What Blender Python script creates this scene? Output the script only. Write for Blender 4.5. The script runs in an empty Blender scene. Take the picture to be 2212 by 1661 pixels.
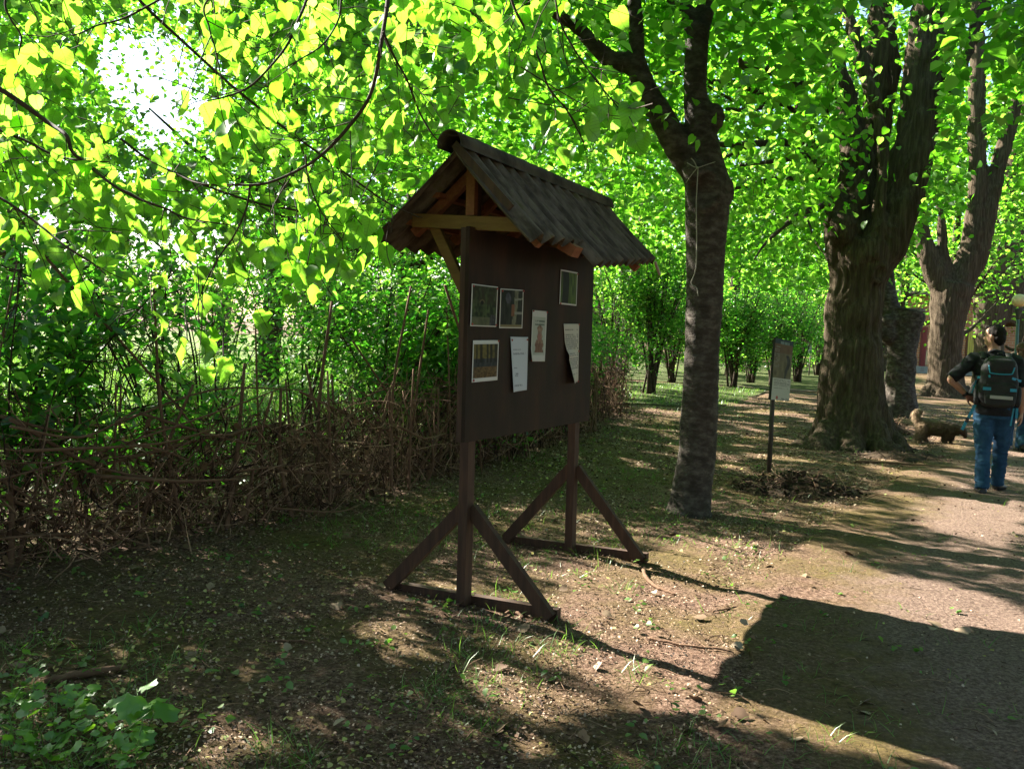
import bpy, math, numpy as np
from mathutils import Vector, Matrix

rng = np.random.default_rng(11)
SC = bpy.context.scene
COL = SC.collection

# ------------------------------------------------------------------ camera
W, H = 2212.0, 1661.0
F, PITCH, ROLL, EYE = 1987.7, 0.058, 0.0485, 1.5
cp, sp, cr, sr = math.cos(PITCH), math.sin(PITCH), math.cos(ROLL), math.sin(ROLL)
FWD = np.array([0, cp, -sp]); UP0 = np.array([0, sp, cp]); RT0 = np.array([1.0, 0, 0])
RT = cr * RT0 + sr * UP0
UP = -sr * RT0 + cr * UP0
CAMP = np.array([0, 0, EYE])
cam = bpy.data.cameras.new('camera'); camo = bpy.data.objects.new('camera', cam); COL.objects.link(camo)
cam.sensor_fit = 'HORIZONTAL'; cam.sensor_width = 36.0; cam.lens = F / W * 36.0
cam.clip_start = 0.05; cam.clip_end = 800
camo.matrix_world = Matrix(((RT[0], UP[0], -FWD[0], 0), (RT[1], UP[1], -FWD[1], 0), (RT[2], UP[2], -FWD[2], EYE), (0, 0, 0, 1)))
SC.camera = camo

# ------------------------------------------------------------------ sky and sun
AZ, EL = math.radians(-52), math.radians(32)
SUN = np.array([math.sin(AZ) * math.cos(EL), math.cos(AZ) * math.cos(EL), math.sin(EL)])
HOR = SUN[:2] / SUN[2]
world = bpy.data.worlds.new('World'); SC.world = world; world.use_nodes = True
nt = world.node_tree
sky = nt.nodes.new('ShaderNodeTexSky'); sky.sky_type = 'NISHITA'; sky.sun_disc = False
sky.sun_elevation = EL; sky.sun_rotation = AZ
nt.links.new(sky.outputs[0], nt.nodes['Background'].inputs[0])
nt.nodes['Background'].inputs[1].default_value = 0.05
sl = bpy.data.lights.new('sun', 'SUN'); sl.energy = 5.0; sl.angle = math.radians(0.53); sl.color = (1, 0.93, 0.82)
so = bpy.data.objects.new('sun', sl); COL.objects.link(so)
so.rotation_euler = Vector(SUN).to_track_quat('Z', 'Y').to_euler(); so.location = (-30, 25, 30)
SC.view_settings.view_transform = 'Standard'; SC.view_settings.look = 'None'
SC.view_settings.gamma = 1; SC.view_settings.exposure = 2.9
SC.view_settings.use_curve_mapping = False
SC.cycles.max_bounces = 8; SC.cycles.diffuse_bounces = 4; SC.cycles.glossy_bounces = 2
SC.cycles.transmission_bounces = 4; SC.cycles.transparent_max_bounces = 4
SC.cycles.sample_clamp_indirect = 6.0
SC.cycles.caustics_reflective = False; SC.cycles.caustics_refractive = False

# ------------------------------------------------------------------ geometry helpers
def ray(px, py):
    u, v = px - W / 2, py - H / 2
    return FWD + RT * (u / F) - UP * (v / F)
def G(px, py, z=0.0):
    d = ray(px, py); return CAMP + d * ((z - EYE) / d[2])
def AT(px, py, d):
    return CAMP + ray(px, py) * d
def PX(P):
    P = np.atleast_2d(P) - CAMP
    z = P @ FWD; zz = np.where(np.abs(z) < 1e-6, 1e-6, z)
    return W / 2 + P @ RT / zz * F, H / 2 - P @ UP / zz * F, z
def DEP(P): return float((np.asarray(P) - CAMP) @ FWD)

def vnoise(p, seed=0):
    p = np.asarray(p, float); i = np.floor(p).astype(np.int64); f = p - i; f = f * f * (3 - 2 * f)
    def h(a, b, c):
        n = (a * 374761393 + b * 668265263 + c * 2147483647 + seed * 974711) & 0xffffffff
        n = ((n ^ (n >> 13)) * 1274126177) & 0xffffffff
        n = ((n ^ (n >> 16)) * 2246822519) & 0xffffffff
        return ((n ^ (n >> 15)) & 0xffff) / 65535.0
    out = 0
    for dx in (0, 1):
        for dy in (0, 1):
            for dz in (0, 1):
                w = (f[..., 0] if dx else 1 - f[..., 0]) * (f[..., 1] if dy else 1 - f[..., 1]) * (f[..., 2] if dz else 1 - f[..., 2])
                out = out + w * h(i[..., 0] + dx, i[..., 1] + dy, i[..., 2] + dz)
    return out

def inpoly(x, y, poly):
    poly = np.asarray(poly, float); n = len(poly); c = np.zeros(np.shape(x), bool); j = n - 1
    for i in range(n):
        xi, yi = poly[i]; xj, yj = poly[j]
        c ^= ((yi > y) != (yj > y)) & (x < (xj - xi) * (y - yi) / (yj - yi + 1e-12) + xi)
        j = i
    return c

def spline(pts, n):
    pts = np.asarray(pts, float)
    if len(pts) < 3:
        t = np.linspace(0, 1, n)[:, None]; return pts[0] * (1 - t) + pts[-1] * t
    P = np.vstack([2 * pts[0] - pts[1], pts, 2 * pts[-1] - pts[-2]])
    m = len(pts) - 1; out = []
    for t in np.linspace(0, m - 1e-6, n):
        i = int(t); u = t - i; a, b, c, d = P[i:i + 4]
        out.append(0.5 * ((2 * b) + (c - a) * u + (2 * a - 5 * b + 4 * c - d) * u * u + (3 * b - a - 3 * c + d) * u ** 3))
    return np.array(out)

def frames(pts, side=None):
    pts = np.asarray(pts, float); T = np.gradient(pts, axis=0); T /= np.linalg.norm(T, axis=1)[:, None] + 1e-12
    if side is None:
        s = np.cross(T[0], [0, 0, 1.0]); s = s if np.linalg.norm(s) > .1 else np.cross(T[0], [0, 1.0, 0])
    S = []
    s = np.asarray(side, float) if side is not None else s
    for t in T:
        b = np.asarray(side, float) if side is not None else s
        s = b - t * (b @ t); s /= np.linalg.norm(s) + 1e-12; S.append(s)
    S = np.array(S); return T, S, np.cross(T, S)

class MB:
    """collects simple solids and builds them as one mesh"""
    def __init__(s): s.V = []; s.Fc = []; s.n = 0
    def add(s, v, f):
        v = np.asarray(v, float); s.V.append(v); s.Fc += [tuple(int(i) + s.n for i in q) for q in f]; s.n += len(v); return s
    def box(s, c, size, R=None):
        d = np.array([[x, y, z] for z in (-.5, .5) for y in (-.5, .5) for x in (-.5, .5)]) * np.asarray(size, float)
        if R is not None: d = d @ np.asarray(R).T
        return s.add(d + np.asarray(c, float), [(0, 2, 3, 1), (4, 5, 7, 6), (0, 1, 5, 4), (2, 6, 7, 3), (0, 4, 6, 2), (1, 3, 7, 5)])
    def beam(s, a, b, w, h, side=(1, 0, 0)):
        a = np.asarray(a, float); b = np.asarray(b, float); t = b - a; L = np.linalg.norm(t); t /= L
        x = np.asarray(side, float); x = x - t * (x @ t); x /= np.linalg.norm(x); y = np.cross(t, x)
        return s.box((a + b) / 2, (w, h, L), np.stack([x, y, t], 1))
    def tube(s, pts, rad, n=8, side=None, ry=None, cap=True):
        pts = np.asarray(pts, float); rad = np.broadcast_to(np.asarray(rad, float), (len(pts),)); ry = rad if ry is None else np.broadcast_to(np.asarray(ry, float), (len(pts),))
        T, S, B = frames(pts, side); a = np.arange(n) * 2 * math.pi / n
        v = pts[:, None] + S[:, None] * (np.cos(a)[None, :, None] * rad[:, None, None]) + B[:, None] * (np.sin(a)[None, :, None] * ry[:, None, None])
        f = [(i * n + j, i * n + (j + 1) % n, (i + 1) * n + (j + 1) % n, (i + 1) * n + j) for i in range(len(pts) - 1) for j in range(n)]
        if cap: f += [tuple(range(n))[::-1], tuple((len(pts) - 1) * n + j for j in range(n))]
        return s.add(v.reshape(-1, 3), f)
    def ball(s, c, r, nu=12, nv=8):
        r = np.broadcast_to(np.asarray(r, float), (3,)); v = [[0, 0, -1]]
        for i in range(1, nv):
            t = math.pi * i / nv
            for j in range(nu): p = 2 * math.pi * j / nu; v.append([math.sin(t) * math.cos(p), math.sin(t) * math.sin(p), -math.cos(t)])
        v.append([0, 0, 1]); f = [(0, 1 + (j + 1) % nu, 1 + j) for j in range(nu)]
        for i in range(nv - 2):
            for j in range(nu): a = 1 + i * nu; f.append((a + j, a + (j + 1) % nu, a + nu + (j + 1) % nu, a + nu + j))
        a = 1 + (nv - 2) * nu; f += [(a + j, a + (j + 1) % nu, len(v) - 1) for j in range(nu)]
        return s.add(np.array(v) * r + np.asarray(c, float), f)
    def arr(s): return np.concatenate(s.V), s.Fc
    def mesh(s, name, smooth=False, bevel=0):
        v, f = s.arr(); me = bpy.data.meshes.new(name); me.from_pydata(v.tolist(), [], f); me.update()
        if smooth: me.polygons.foreach_set('use_smooth', [True] * len(me.polygons))
        return me

def link(name, me, m=None, parent=None, local=False):
    o = bpy.data.objects.new(name, me)
    if m is not None and me is not None and len(me.materials) == 0: me.materials.append(m)
    COL.objects.link(o)
    if parent is not None:
        o.parent = parent
        if not local: o.matrix_parent_inverse = wm(parent).inverted()
    return o
def wm(o):
    m = o.matrix_basis.copy()
    return m if o.parent is None else wm(o.parent) @ o.matrix_parent_inverse @ m
def thing(name, label, cat, loc=(0, 0, 0), group=None, rot=None):
    o = bpy.data.objects.new(name, None); COL.objects.link(o); o.empty_display_size = .1
    o.location = Vector([float(q) for q in loc])
    if rot is not None: o.rotation_euler = rot
    tag(o, label, cat, group); return o
def tag(o, label, cat, group=None):
    o['label'] = label; o['category'] = cat
    if group: o['group'] = group
    return o
def kind(o, k): o['kind'] = k; return o

def fastmesh(name, V, faces, tmpl_uv=None):
    """V (n,k,3) copies of one template with faces [(i,j,k)..]"""
    n, k, _ = V.shape; me = bpy.data.meshes.new(name)
    me.vertices.add(n * k); me.vertices.foreach_set('co', V.reshape(-1).astype(np.float32))
    fl = np.array([len(f) for f in faces]); idx = np.concatenate([np.array(f) for f in faces])
    L = (np.arange(n)[:, None] * k + idx[None]).reshape(-1)
    me.loops.add(len(L)); me.loops.foreach_set('vertex_index', L.astype(np.int32))
    tot = np.tile(fl, n); st = np.concatenate([[0], np.cumsum(tot)[:-1]])
    me.polygons.add(len(tot)); me.polygons.foreach_set('loop_start', st.astype(np.int32)); me.polygons.foreach_set('loop_total', tot.astype(np.int32))
    me.polygons.foreach_set('use_smooth', np.ones(len(tot), bool))
    if tmpl_uv is not None:
        a = me.attributes.new('leafuv', 'FLOAT_VECTOR', 'POINT'); a.data.foreach_set('vector', np.tile(np.asarray(tmpl_uv, np.float32), (n, 1)).reshape(-1))
    me.update(calc_edges=True); return me

def remesh(mb, voxel, smooth_it=2):
    me = mb.mesh('tmp'); o = bpy.data.objects.new('tmp', me); COL.objects.link(o)
    r = o.modifiers.new('r', 'REMESH'); r.mode = 'VOXEL'; r.voxel_size = voxel
    if smooth_it:
        s = o.modifiers.new('s', 'SMOOTH'); s.factor = .5; s.iterations = smooth_it
    dg = bpy.context.evaluated_depsgraph_get(); ev = o.evaluated_get(dg); out = bpy.data.meshes.new_from_object(ev)
    bpy.data.objects.remove(o); bpy.data.meshes.remove(me)
    out.polygons.foreach_set('use_smooth', np.ones(len(out.polygons), bool)); return out
def getv(me):
    v = np.empty(len(me.vertices) * 3, np.float32); me.vertices.foreach_get('co', v)
    n = np.empty(len(me.vertices) * 3, np.float32); me.vertices.foreach_get('normal', n); return v.reshape(-1, 3).astype(float), n.reshape(-1, 3).astype(float)
def setv(me, v): me.vertices.foreach_set('co', v.astype(np.float32).reshape(-1)); me.update()

# ------------------------------------------------------------------ materials
def newmat(name):
    m = bpy.data.materials.new(name); m.use_nodes = True; t = m.node_tree
    for n in list(t.nodes): t.nodes.remove(n)
    return m, t, t.nodes.new('ShaderNodeOutputMaterial')
def N(t, typ, **kw):
    n = t.nodes.new(typ)
    for k, v in kw.items():
        if k.startswith('_'): setattr(n, k[1:], v)
        else:
            k2 = int(k[1:]) if k[0] == 'i' and k[1:].isdigit() else k.replace('_', ' ')
            n.inputs[k2].default_value = v
    return n
def ramp(t, fac, stops, gain=1.0):
    r = t.nodes.new('ShaderNodeValToRGB'); e = r.color_ramp.elements
    while len(e) < len(stops): e.new(.5)
    for el, (p, c) in zip(e, stops): el.position = p; el.color = (*(q * gain for q in c), 1)
    t.links.new(fac, r.inputs[0]); return r.outputs[0]
def surf(name, stops, scale=(8, 8, 8), detail=6, rough=.85, bump=.3, bscale=None, spec=.3, island=0, dist=.02, gain=.78):
    """noise-coloured surface with a bump of its own; object space"""
    m, t, out = newmat(name); b = N(t, 'ShaderNodeBsdfPrincipled', Roughness=rough); b.inputs['Specular IOR Level'].default_value = spec
    tc = t.nodes.new('ShaderNodeTexCoord'); mp = N(t, 'ShaderNodeMapping', Scale=scale); t.links.new(tc.outputs['Object'], mp.inputs[0])
    n = N(t, 'ShaderNodeTexNoise', Scale=1.0, Detail=detail, Roughness=.62); t.links.new(mp.outputs[0], n.inputs['Vector'])
    fac = n.outputs[0]
    if island:
        g = t.nodes.new('ShaderNodeNewGeometry'); mx = N(t, 'ShaderNodeMix', Factor=island); t.links.new(n.outputs[0], mx.inputs[2]); t.links.new(g.outputs['Random Per Island'], mx.inputs[3]); fac = mx.outputs[0]
    t.links.new(ramp(t, fac, stops, gain), b.inputs['Base Color'])
    if bump:
        mp2 = N(t, 'ShaderNodeMapping', Scale=bscale or tuple(3 * q for q in scale)); t.links.new(tc.outputs['Object'], mp2.inputs[0])
        n2 = N(t, 'ShaderNodeTexNoise', Scale=1.0, Detail=5, Roughness=.7); t.links.new(mp2.outputs[0], n2.inputs['Vector'])
        bp = N(t, 'ShaderNodeBump', Strength=bump, Distance=dist); t.links.new(n2.outputs[0], bp.inputs['Height']); t.links.new(bp.outputs[0], b.inputs['Normal'])
    t.links.new(b.outputs[0], out.inputs[0]); return m
def leafmat(name, refl, trans, mix=.5, gloss=.06, veins=False, rough=.38):
    """two-sided leaf: diffuse on the lit side, light coming through on the other, a thin sheen"""
    m, t, out = newmat(name); g = t.nodes.new('ShaderNodeNewGeometry')
    rc = ramp(t, g.outputs['Random Per Island'], refl); tr = ramp(t, g.outputs['Random Per Island'], trans)
    if veins:
        a = N(t, 'ShaderNodeAttribute', _attribute_name='leafuv'); sx = t.nodes.new('ShaderNodeSeparateXYZ'); t.links.new(a.outputs['Vector'], sx.inputs[0])
        ab = N(t, 'ShaderNodeMath', _operation='ABSOLUTE'); t.links.new(sx.outputs[0], ab.inputs[0])
        ml = N(t, 'ShaderNodeMath', _operation='MULTIPLY', i1=-.75); t.links.new(ab.outputs[0], ml.inputs[0])
        ad = N(t, 'ShaderNodeMath', _operation='ADD'); t.links.new(ml.outputs[0], ad.inputs[0]); t.links.new(sx.outputs[1], ad.inputs[1])
        k = N(t, 'ShaderNodeMath', _operation='MULTIPLY', i1=7.0); t.links.new(ad.outputs[0], k.inputs[0])
        fr = N(t, 'ShaderNodeMath', _operation='FRACT'); t.links.new(k.outputs[0], fr.inputs[0])
        ls = N(t, 'ShaderNodeMath', _operation='LESS_THAN', i1=.13); t.links.new(fr.outputs[0], ls.inputs[0])
        md = N(t, 'ShaderNodeMath', _operation='LESS_THAN', i1=.022); t.links.new(ab.outputs[0], md.inputs[0])
        mxm = N(t, 'ShaderNodeMath', _operation='MAXIMUM'); t.links.new(ls.outputs[0], mxm.inputs[0]); t.links.new(md.outputs[0], mxm.inputs[1])
        sc_ = N(t, 'ShaderNodeMath', _operation='MULTIPLY', i1=.5); t.links.new(mxm.outputs[0], sc_.inputs[0])
        mc = N(t, 'ShaderNodeMix', _data_type='RGBA'); mc.inputs[7].default_value = (.08, .2, .015, 1); t.links.new(sc_.outputs[0], mc.inputs[0]); t.links.new(tr, mc.inputs[6]); tr = mc.outputs[2]
    d = t.nodes.new('ShaderNodeBsdfDiffuse'); tl = t.nodes.new('ShaderNodeBsdfTranslucent'); t.links.new(rc, d.inputs[0]); t.links.new(tr, tl.inputs[0])
    ms = N(t, 'ShaderNodeMixShader', i0=mix); t.links.new(d.outputs[0], ms.inputs[1]); t.links.new(tl.outputs[0], ms.inputs[2])
    gl = N(t, 'ShaderNodeBsdfGlossy', Roughness=rough); gl.inputs[0].default_value = (.8, .85, .8, 1)
    m2 = N(t, 'ShaderNodeMixShader', i0=gloss); t.links.new(ms.outputs[0], m2.inputs[1]); t.links.new(gl.outputs[0], m2.inputs[2])
    t.links.new(m2.outputs[0], out.inputs[0]); return m
def attrmat(name, rough=.7, spec=.3, attr='print'):
    m, t, out = newmat(name); b = N(t, 'ShaderNodeBsdfPrincipled', Roughness=rough); b.inputs['Specular IOR Level'].default_value = spec
    a = N(t, 'ShaderNodeAttribute', _attribute_name=attr); gm = N(t, 'ShaderNodeMix', _data_type='RGBA', _blend_type='MULTIPLY', i0=1.0); gm.inputs[7].default_value = (.78, .78, .78, 1); t.links.new(a.outputs['Color'], gm.inputs[6]); t.links.new(gm.outputs[2], b.inputs['Base Color']); t.links.new(b.outputs[0], out.inputs[0]); return m
def plain(name, c, rough=.6, spec=.4, metal=0):
    c = tuple(.8 * q for q in c)
    m, t, out = newmat(name); b = N(t, 'ShaderNodeBsdfPrincipled', Roughness=rough, Metallic=metal); b.inputs['Base Color'].default_value = (*c, 1); b.inputs['Specular IOR Level'].default_value = spec
    tc = t.nodes.new('ShaderNodeTexCoord'); n = N(t, 'ShaderNodeTexNoise', Scale=60, Detail=4); t.links.new(tc.outputs['Object'], n.inputs['Vector'])
    bp = N(t, 'ShaderNodeBump', Strength=.15, Distance=.004); t.links.new(n.outputs[0], bp.inputs['Height']); t.links.new(bp.outputs[0], b.inputs['Normal'])
    t.links.new(b.outputs[0], out.inputs[0]); return m

M = {}
M['leaf_near'] = leafmat('linden leaf', [(0, (.025, .085, .006)), (1, (.055, .15, .010))], [(0, (.13, .46, .012)), (.5, (.25, .62, .025)), (1, (.40, .75, .10))], .6, .025, True)
M['leaf_mid'] = leafmat('canopy leaf', [(0, (.022, .085, .006)), (1, (.05, .15, .012))], [(0, (.09, .36, .010)), (.6, (.20, .56, .022)), (1, (.40, .74, .09))], .6, .025)
M['leaf_far'] = leafmat('far leaf', [(0, (.035, .09, .015)), (1, (.07, .15, .025))], [(0, (.12, .42, .018)), (.6, (.27, .62, .035)), (1, (.52, .80, .14))], .6, .02)
M['leaf_shrub'] = leafmat('shrub leaf', [(0, (.025, .08, .015)), (1, (.06, .15, .025))], [(0, (.05, .31, .016)), (.6, (.14, .50, .025)), (1, (.38, .70, .08))], .55, .045)
M['leaf_skyblock'] = leafmat('sky-blocking leaf', [(0, (.03, .06, .015)), (1, (.05, .09, .02))], [(0, (.08, .15, .02)), (1, (.14, .22, .03))], .4, .02)  # dull leaf of the added unseen trees, passes little green light
M['bark_linden'] = surf('linden bark', [(.25, (.030, .022, .014)), (.5, (.085, .062, .040)), (.75, (.16, .125, .085))], (21, 21, 1.5), 7, .95, 1.0, (30, 30, 2.4), .12, dist=.045)
M['bark_cherry'] = surf('cherry bark', [(.25, (.022, .017, .012)), (.48, (.062, .048, .036)), (.66, (.13, .11, .088)), (.8, (.20, .18, .15))], (10, 10, 17), 8, .85, .9, (16, 16, 44), .2, dist=.022)
M['bark_far'] = surf('dark bark', [(.3, (.03, .022, .015)), (.7, (.09, .068, .046))], (14, 14, 2), 5, .95, .5, None, .15)
M['twig'] = surf('twig bark', [(.3, (.025, .018, .012)), (.7, (.075, .05, .032))], (20, 20, 20), 3, .9, .2, None, .2)
M['stick'] = surf('dry stick', [(.15, (.022, .012, .008)), (.5, (.095, .053, .032)), (.85, (.30, .195, .125))], (14, 14, 14), 4, .9, .4, None, .12, island=.8, gain=1.0)
M['plywood'] = surf('stained plywood', [(.2, (.011, .008, .005)), (.5, (.026, .014, .008)), (.8, (.06, .024, .012))], (3, 6, 2.5), 6, .75, .25, (14, 60, 14), .2, dist=.004)
M['frame_wood'] = surf('dark stained timber', [(.2, (.025, .014, .009)), (.5, (.06, .03, .018)), (.85, (.12, .06, .032))], (30, 30, 3), 6, .75, .3, (60, 60, 8), .3, dist=.004)
M['orange_lit_wood'] = surf('orange-lit timber', [(.2, (.13, .042, .018)), (.5, (.23, .082, .033)), (.85, (.33, .135, .058))], (30, 6, 30), 5, .7, .25, None, .3, dist=.004)  # the orange light on the roof timbers is put into the colour
M['yellow_lit_wood'] = surf('yellow-lit timber', [(.2, (.10, .052, .014)), (.5, (.18, .098, .024)), (.85, (.25, .15, .04))], (6, 30, 30), 5, .7, .25, None, .3, dist=.004)  # yellow bounced light on the beams, painted into the wood
M['roofing'] = surf('weathered bitumen sheet', [(.25, (.022, .018, .013)), (.45, (.075, .058, .040)), (.6, (.15, .12, .085)), (.75, (.09, .085, .03))], (6, 20, 6), 6, .9, .3, (40, 60, 40), .15, dist=.008)
M['pin'] = plain('red pin', (.35, .03, .02), .4)
M['print'] = attrmat('printed paper', .6, .12)
M['signprint'] = attrmat('sign print', .7, .08)

# ------------------------------------------------------------------ which ground the sun reaches
def gp(poly): return [G(x, y)[:2] for x, y in poly]
LIT_CORE = [gp(q) for q in (
    [(1190, 1290), (1260, 1240), (1400, 1225), (1500, 1180), (1640, 1185), (1800, 1230), (1960, 1250), (2100, 1290), (2260, 1340), (2400, 1480), (2260, 1700), (1950, 1640), (1700, 1580), (1545, 1535), (1430, 1450), (1290, 1385), (1180, 1340)],
    [(1960, 1105), (2080, 1085), (2230, 1095), (2230, 1190), (2120, 1165), (2020, 1150)],
    [(1350, 897), (1430, 880), (1520, 905), (1400, 915)],)]
LIT_SPOT = [(860, 1385, 50, 17), (1160, 1540, 60, 16), (1080, 1475, 60, 14), (1245, 1510, 60, 11), (1300, 1445, 60, 14), (1350, 1470, 60, 12), (1200, 1420, 45, 12), (480, 1600, 45, 15), (540, 1585, 30, 12), (610, 1610, 40, 12), (660, 1560, 40, 10), (430, 1645, 45, 12), (530, 1655, 40, 10), (545, 1472, 16, 6), (620, 1325, 22, 5), (1560, 1545, 90, 9), (1500, 1520, 50, 9), (1010, 1585, 35, 10), (250, 1590, 40, 14), (330, 1640, 30, 14), (120, 1570, 30, 14), (1060, 1650, 40, 8), (1180, 1610, 30, 7), (1400, 1650, 40, 6), (990, 1290, 40, 8), (490, 1195, 20, 4),
            (1860, 1265, 60, 6), (1800, 1205, 50, 6), (1940, 1020, 60, 5), (2040, 1040, 50, 5), (1900, 990, 45, 4), (1980, 1085, 60, 5), (1700, 1040, 45, 4), (1600, 1015, 40, 4), (1560, 985, 45, 5), (1450, 940, 60, 4), (1380, 1000, 40, 4), (2060, 960, 40, 5), (1990, 935, 40, 5), (2000, 905, 60, 4), (1900, 845, 25, 3), (1960, 880, 40, 3), (1740, 900, 40, 3), (1620, 925, 40, 3), (1930, 820, 30, 2.5), (1520, 1075, 35, 4), (1820, 1100, 50, 5), (1980, 1180, 45, 4), (2180, 1030, 50, 5), (2170, 1205, 40, 5), (1650, 1130, 35, 4)]
_sp = []
for x, y, a, b in LIT_SPOT:
    c = G(x, y)[:2]; e1 = (G(x + a, y + .28 * a)[:2] - c) * (1.6 if y > 1330 else 1.25); e2 = (G(x - .1 * b, y + b)[:2] - c) * (2.5 if y > 1330 else 1.7)
    _sp.append((c, np.linalg.inv(np.stack([e1, e2], 1))))
def lit(x, y):
    """where the canopy leaves gaps, seen on the ground along the sun"""
    q = np.stack([x, y, 0 * x], -1)
    jx = x + (vnoise(q * 3, 5) - .5) * .55; jy = y + (vnoise(q * 3, 6) - .5) * .5
    out = np.zeros(np.shape(x), bool)
    for p in LIT_CORE:
        for ox, oy in ((0, 0), (.16, 0), (-.16, 0), (0, .16), (0, -.16)): out |= inpoly(jx + ox, jy + oy, p)
    for c, A in _sp:
        d = (np.stack([x + (vnoise(q * 7, 7) - .5) * .2 - c[0], y + (vnoise(q * 7, 8) - .5) * .2 - c[1]], -1)) @ A.T
        out |= (d ** 2).sum(-1) < 1
    al = x * HOR[0] + y * HOR[1]; ac = -x * HOR[1] + y * HOR[0]
    s = np.stack([al * .55, ac * 1.5, 0 * x], -1)
    nz = vnoise(s, 9) * .6 + vnoise(s * 2.1, 10) * .4
    out |= (nz > .66) & (y > 11)
    out |= (x < -4 - .12 * y) & (y > 6) & (nz > .24)
    out |= (y > 19) & (nz > np.where(x > 8, .63, np.where((y < 23.5) & (x > .5), .58, .36)))
    return out
def shadow_of(P): return P[:, 0] - HOR[0] * P[:, 2], P[:, 1] - HOR[1] * P[:, 2]
SKY_GAP = [(185, 70), (290, 25), (440, 85), (490, 200), (465, 315), (330, 325), (235, 245), (195, 150)]
TRUNK_CLEAR = [([(1190, 5), (1300, 75), (1350, 100), (1345, -10), (1395, -10), (1405, 110), (1385, 170), (1300, 150), (1190, 65)], 8.0), ([(2085, 560), (2088, -10), (2140, -10), (2138, 430), (2190, 190), (2216, 230), (2155, 480), (2112, 600)], 31.5), ([(1455, 1000), (1470, 560), (1465, 440), (1400, 290), (1350, 120), (1420, 100), (1480, 260), (1480, 0), (1560, 0), (1560, 250), (1590, 400), (1580, 1000)], 8.0),
               ([(1760, 980), (1780, 540), (1820, 250), (1800, 0), (2040, 0), (2020, 330), (1960, 520), (1910, 620), (1920, 980)], 14.6),
               ([(1985, 880), (1990, 480), (2180, 420), (2110, 640), (2100, 880)], 31.5), ([(2095, 340), (2215, 240), (2180, 480), (2100, 520)], 30), ([(1885, 700), (2230, 600), (2230, 860), (1885, 860)], 61)]
KIOSK_PX = [(800, 520), (900, 380), (955, 250), (1060, 255), (1330, 392), (1440, 570), (1300, 640), (1300, 930), (980, 970), (980, 560)]
POLY = []
def keep_leaf(P, sun=True, trunks=.012, gap=True, kiosk=True):
    """drops leaves that would close the gaps the light falls through, or hang before the trunks"""
    k = np.ones(len(P), bool)
    if sun:
        x, y = shadow_of(P); k &= ~lit(x, y)
    px, py, d = PX(P); r = rng.random(len(P))
    jx = px + (vnoise(P * 2.2, 3) - .5) * 170; jy = py + (vnoise(P * 2.2, 4) - .5) * 170
    if gap: k &= ~((d > 0) & inpoly(jx, jy, SKY_GAP) & (r > .07))
    for poly, dd in TRUNK_CLEAR: k &= ~((d > 0) & (d < dd) & inpoly(px, py, poly) & (r > trunks))
    for (ax, ay), (bx_, by_), dd in POLY:
        L2 = (bx_ - ax) ** 2 + (by_ - ay) ** 2; t = np.clip(((px - ax) * (bx_ - ax) + (py - ay) * (by_ - ay)) / L2, 0, 1)
        k &= ~((d > 6) & (d < dd + .3) & (np.hypot(px - ax - t * (bx_ - ax), py - ay - t * (by_ - ay)) < 13) & (r > .2))
    if kiosk: k &= ~((d > 0) & (d < 8.5) & inpoly(px, py, KIOSK_PX))
    k &= ~((d < 1.5) & (d > -.5) & (np.abs(P[:, 0]) < 1.3))
    return k

# leaf templates: outline points in (x across, y along), folded along the midrib
def heart(nh=9):
    t = np.linspace(0, 1, nh); r = []
    half = spline([(0, .0), (.20, -.10), (.42, .03), (.49, .30), (.40, .58), (.22, .82), (.07, .97), (0, 1.1)], nh)
    for i in range(1, nh - 1): half[i] *= 1 + .035 * (-1) ** i
    mid = np.stack([0 * t, np.linspace(0, 1.1, nh)], 1)
    V = []; uv = []
    for h, sgn in ((mid, 1), (half, 1), (half, -1)):
        for p in h:
            x, y = p[0] * sgn, p[1]; V.append((x, y, .16 * abs(x) - .13 * y * y + .05 * math.sin(5 * y) * abs(x))); uv.append((x, y, 0))
    Fc = []
    for i in range(nh - 1):
        Fc.append((i, nh + i, nh + i + 1, i + 1)); Fc.append((i, i + 1, 2 * nh + i + 1, 2 * nh + i))
    return np.array(V), Fc, uv
HEART = heart()
MIDLEAF = (np.array([(0, 0, 0), (-.34, .14, .06), (-.40, .52, .07), (0, 1.05, -.12), (.40, .52, .07), (.34, .14, .06), (0, .5, 0)], float), [(0, 6, 2, 1), (6, 3, 2), (0, 5, 4, 6), (6, 4, 3)])
OVAL = (np.array([(0, 0, 0), (-.22, .35, .05), (-.16, .72, .02), (0, 1, -.12), (.16, .72, .02), (.22, .35, .05), (0, .5, 0)], float), [(0, 6, 2, 1), (6, 3, 2), (0, 5, 4, 6), (6, 4, 3)])
QUADLEAF = (np.array([(0, 0, 0), (-.40, .45, .1), (0, 1, -.08), (.40, .45, .1)], float), [(0, 2, 1), (0, 3, 2)])
def orient(n, tilt=.6, droop=.35, yaw=None):
    """leaf frames: y runs along the leaf, z is the blade's normal"""
    yaw = rng.uniform(0, 2 * math.pi, n) if yaw is None else yaw
    dr = rng.normal(droop, .35, n); y = np.stack([np.cos(yaw) * np.cos(dr), np.sin(yaw) * np.cos(dr), -np.sin(dr)], 1)
    up = np.stack([rng.normal(0, tilt, n), rng.normal(0, tilt, n), np.ones(n)], 1)
    x = np.cross(y, up); x /= np.linalg.norm(x, axis=1)[:, None] + 1e-9; z = np.cross(x, y)
    return np.stack([x, y, z], 2)
def leaves(name, P, size, R, tm, mat_, parent=None, uv=None):
    V = P[:, None] + np.einsum('nij,kj->nki', R, tm[0]) * np.broadcast_to(size, (len(P),))[:, None, None]
    me = fastmesh(name, V, tm[1], uv); return link(name, me, mat_, parent)
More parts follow.
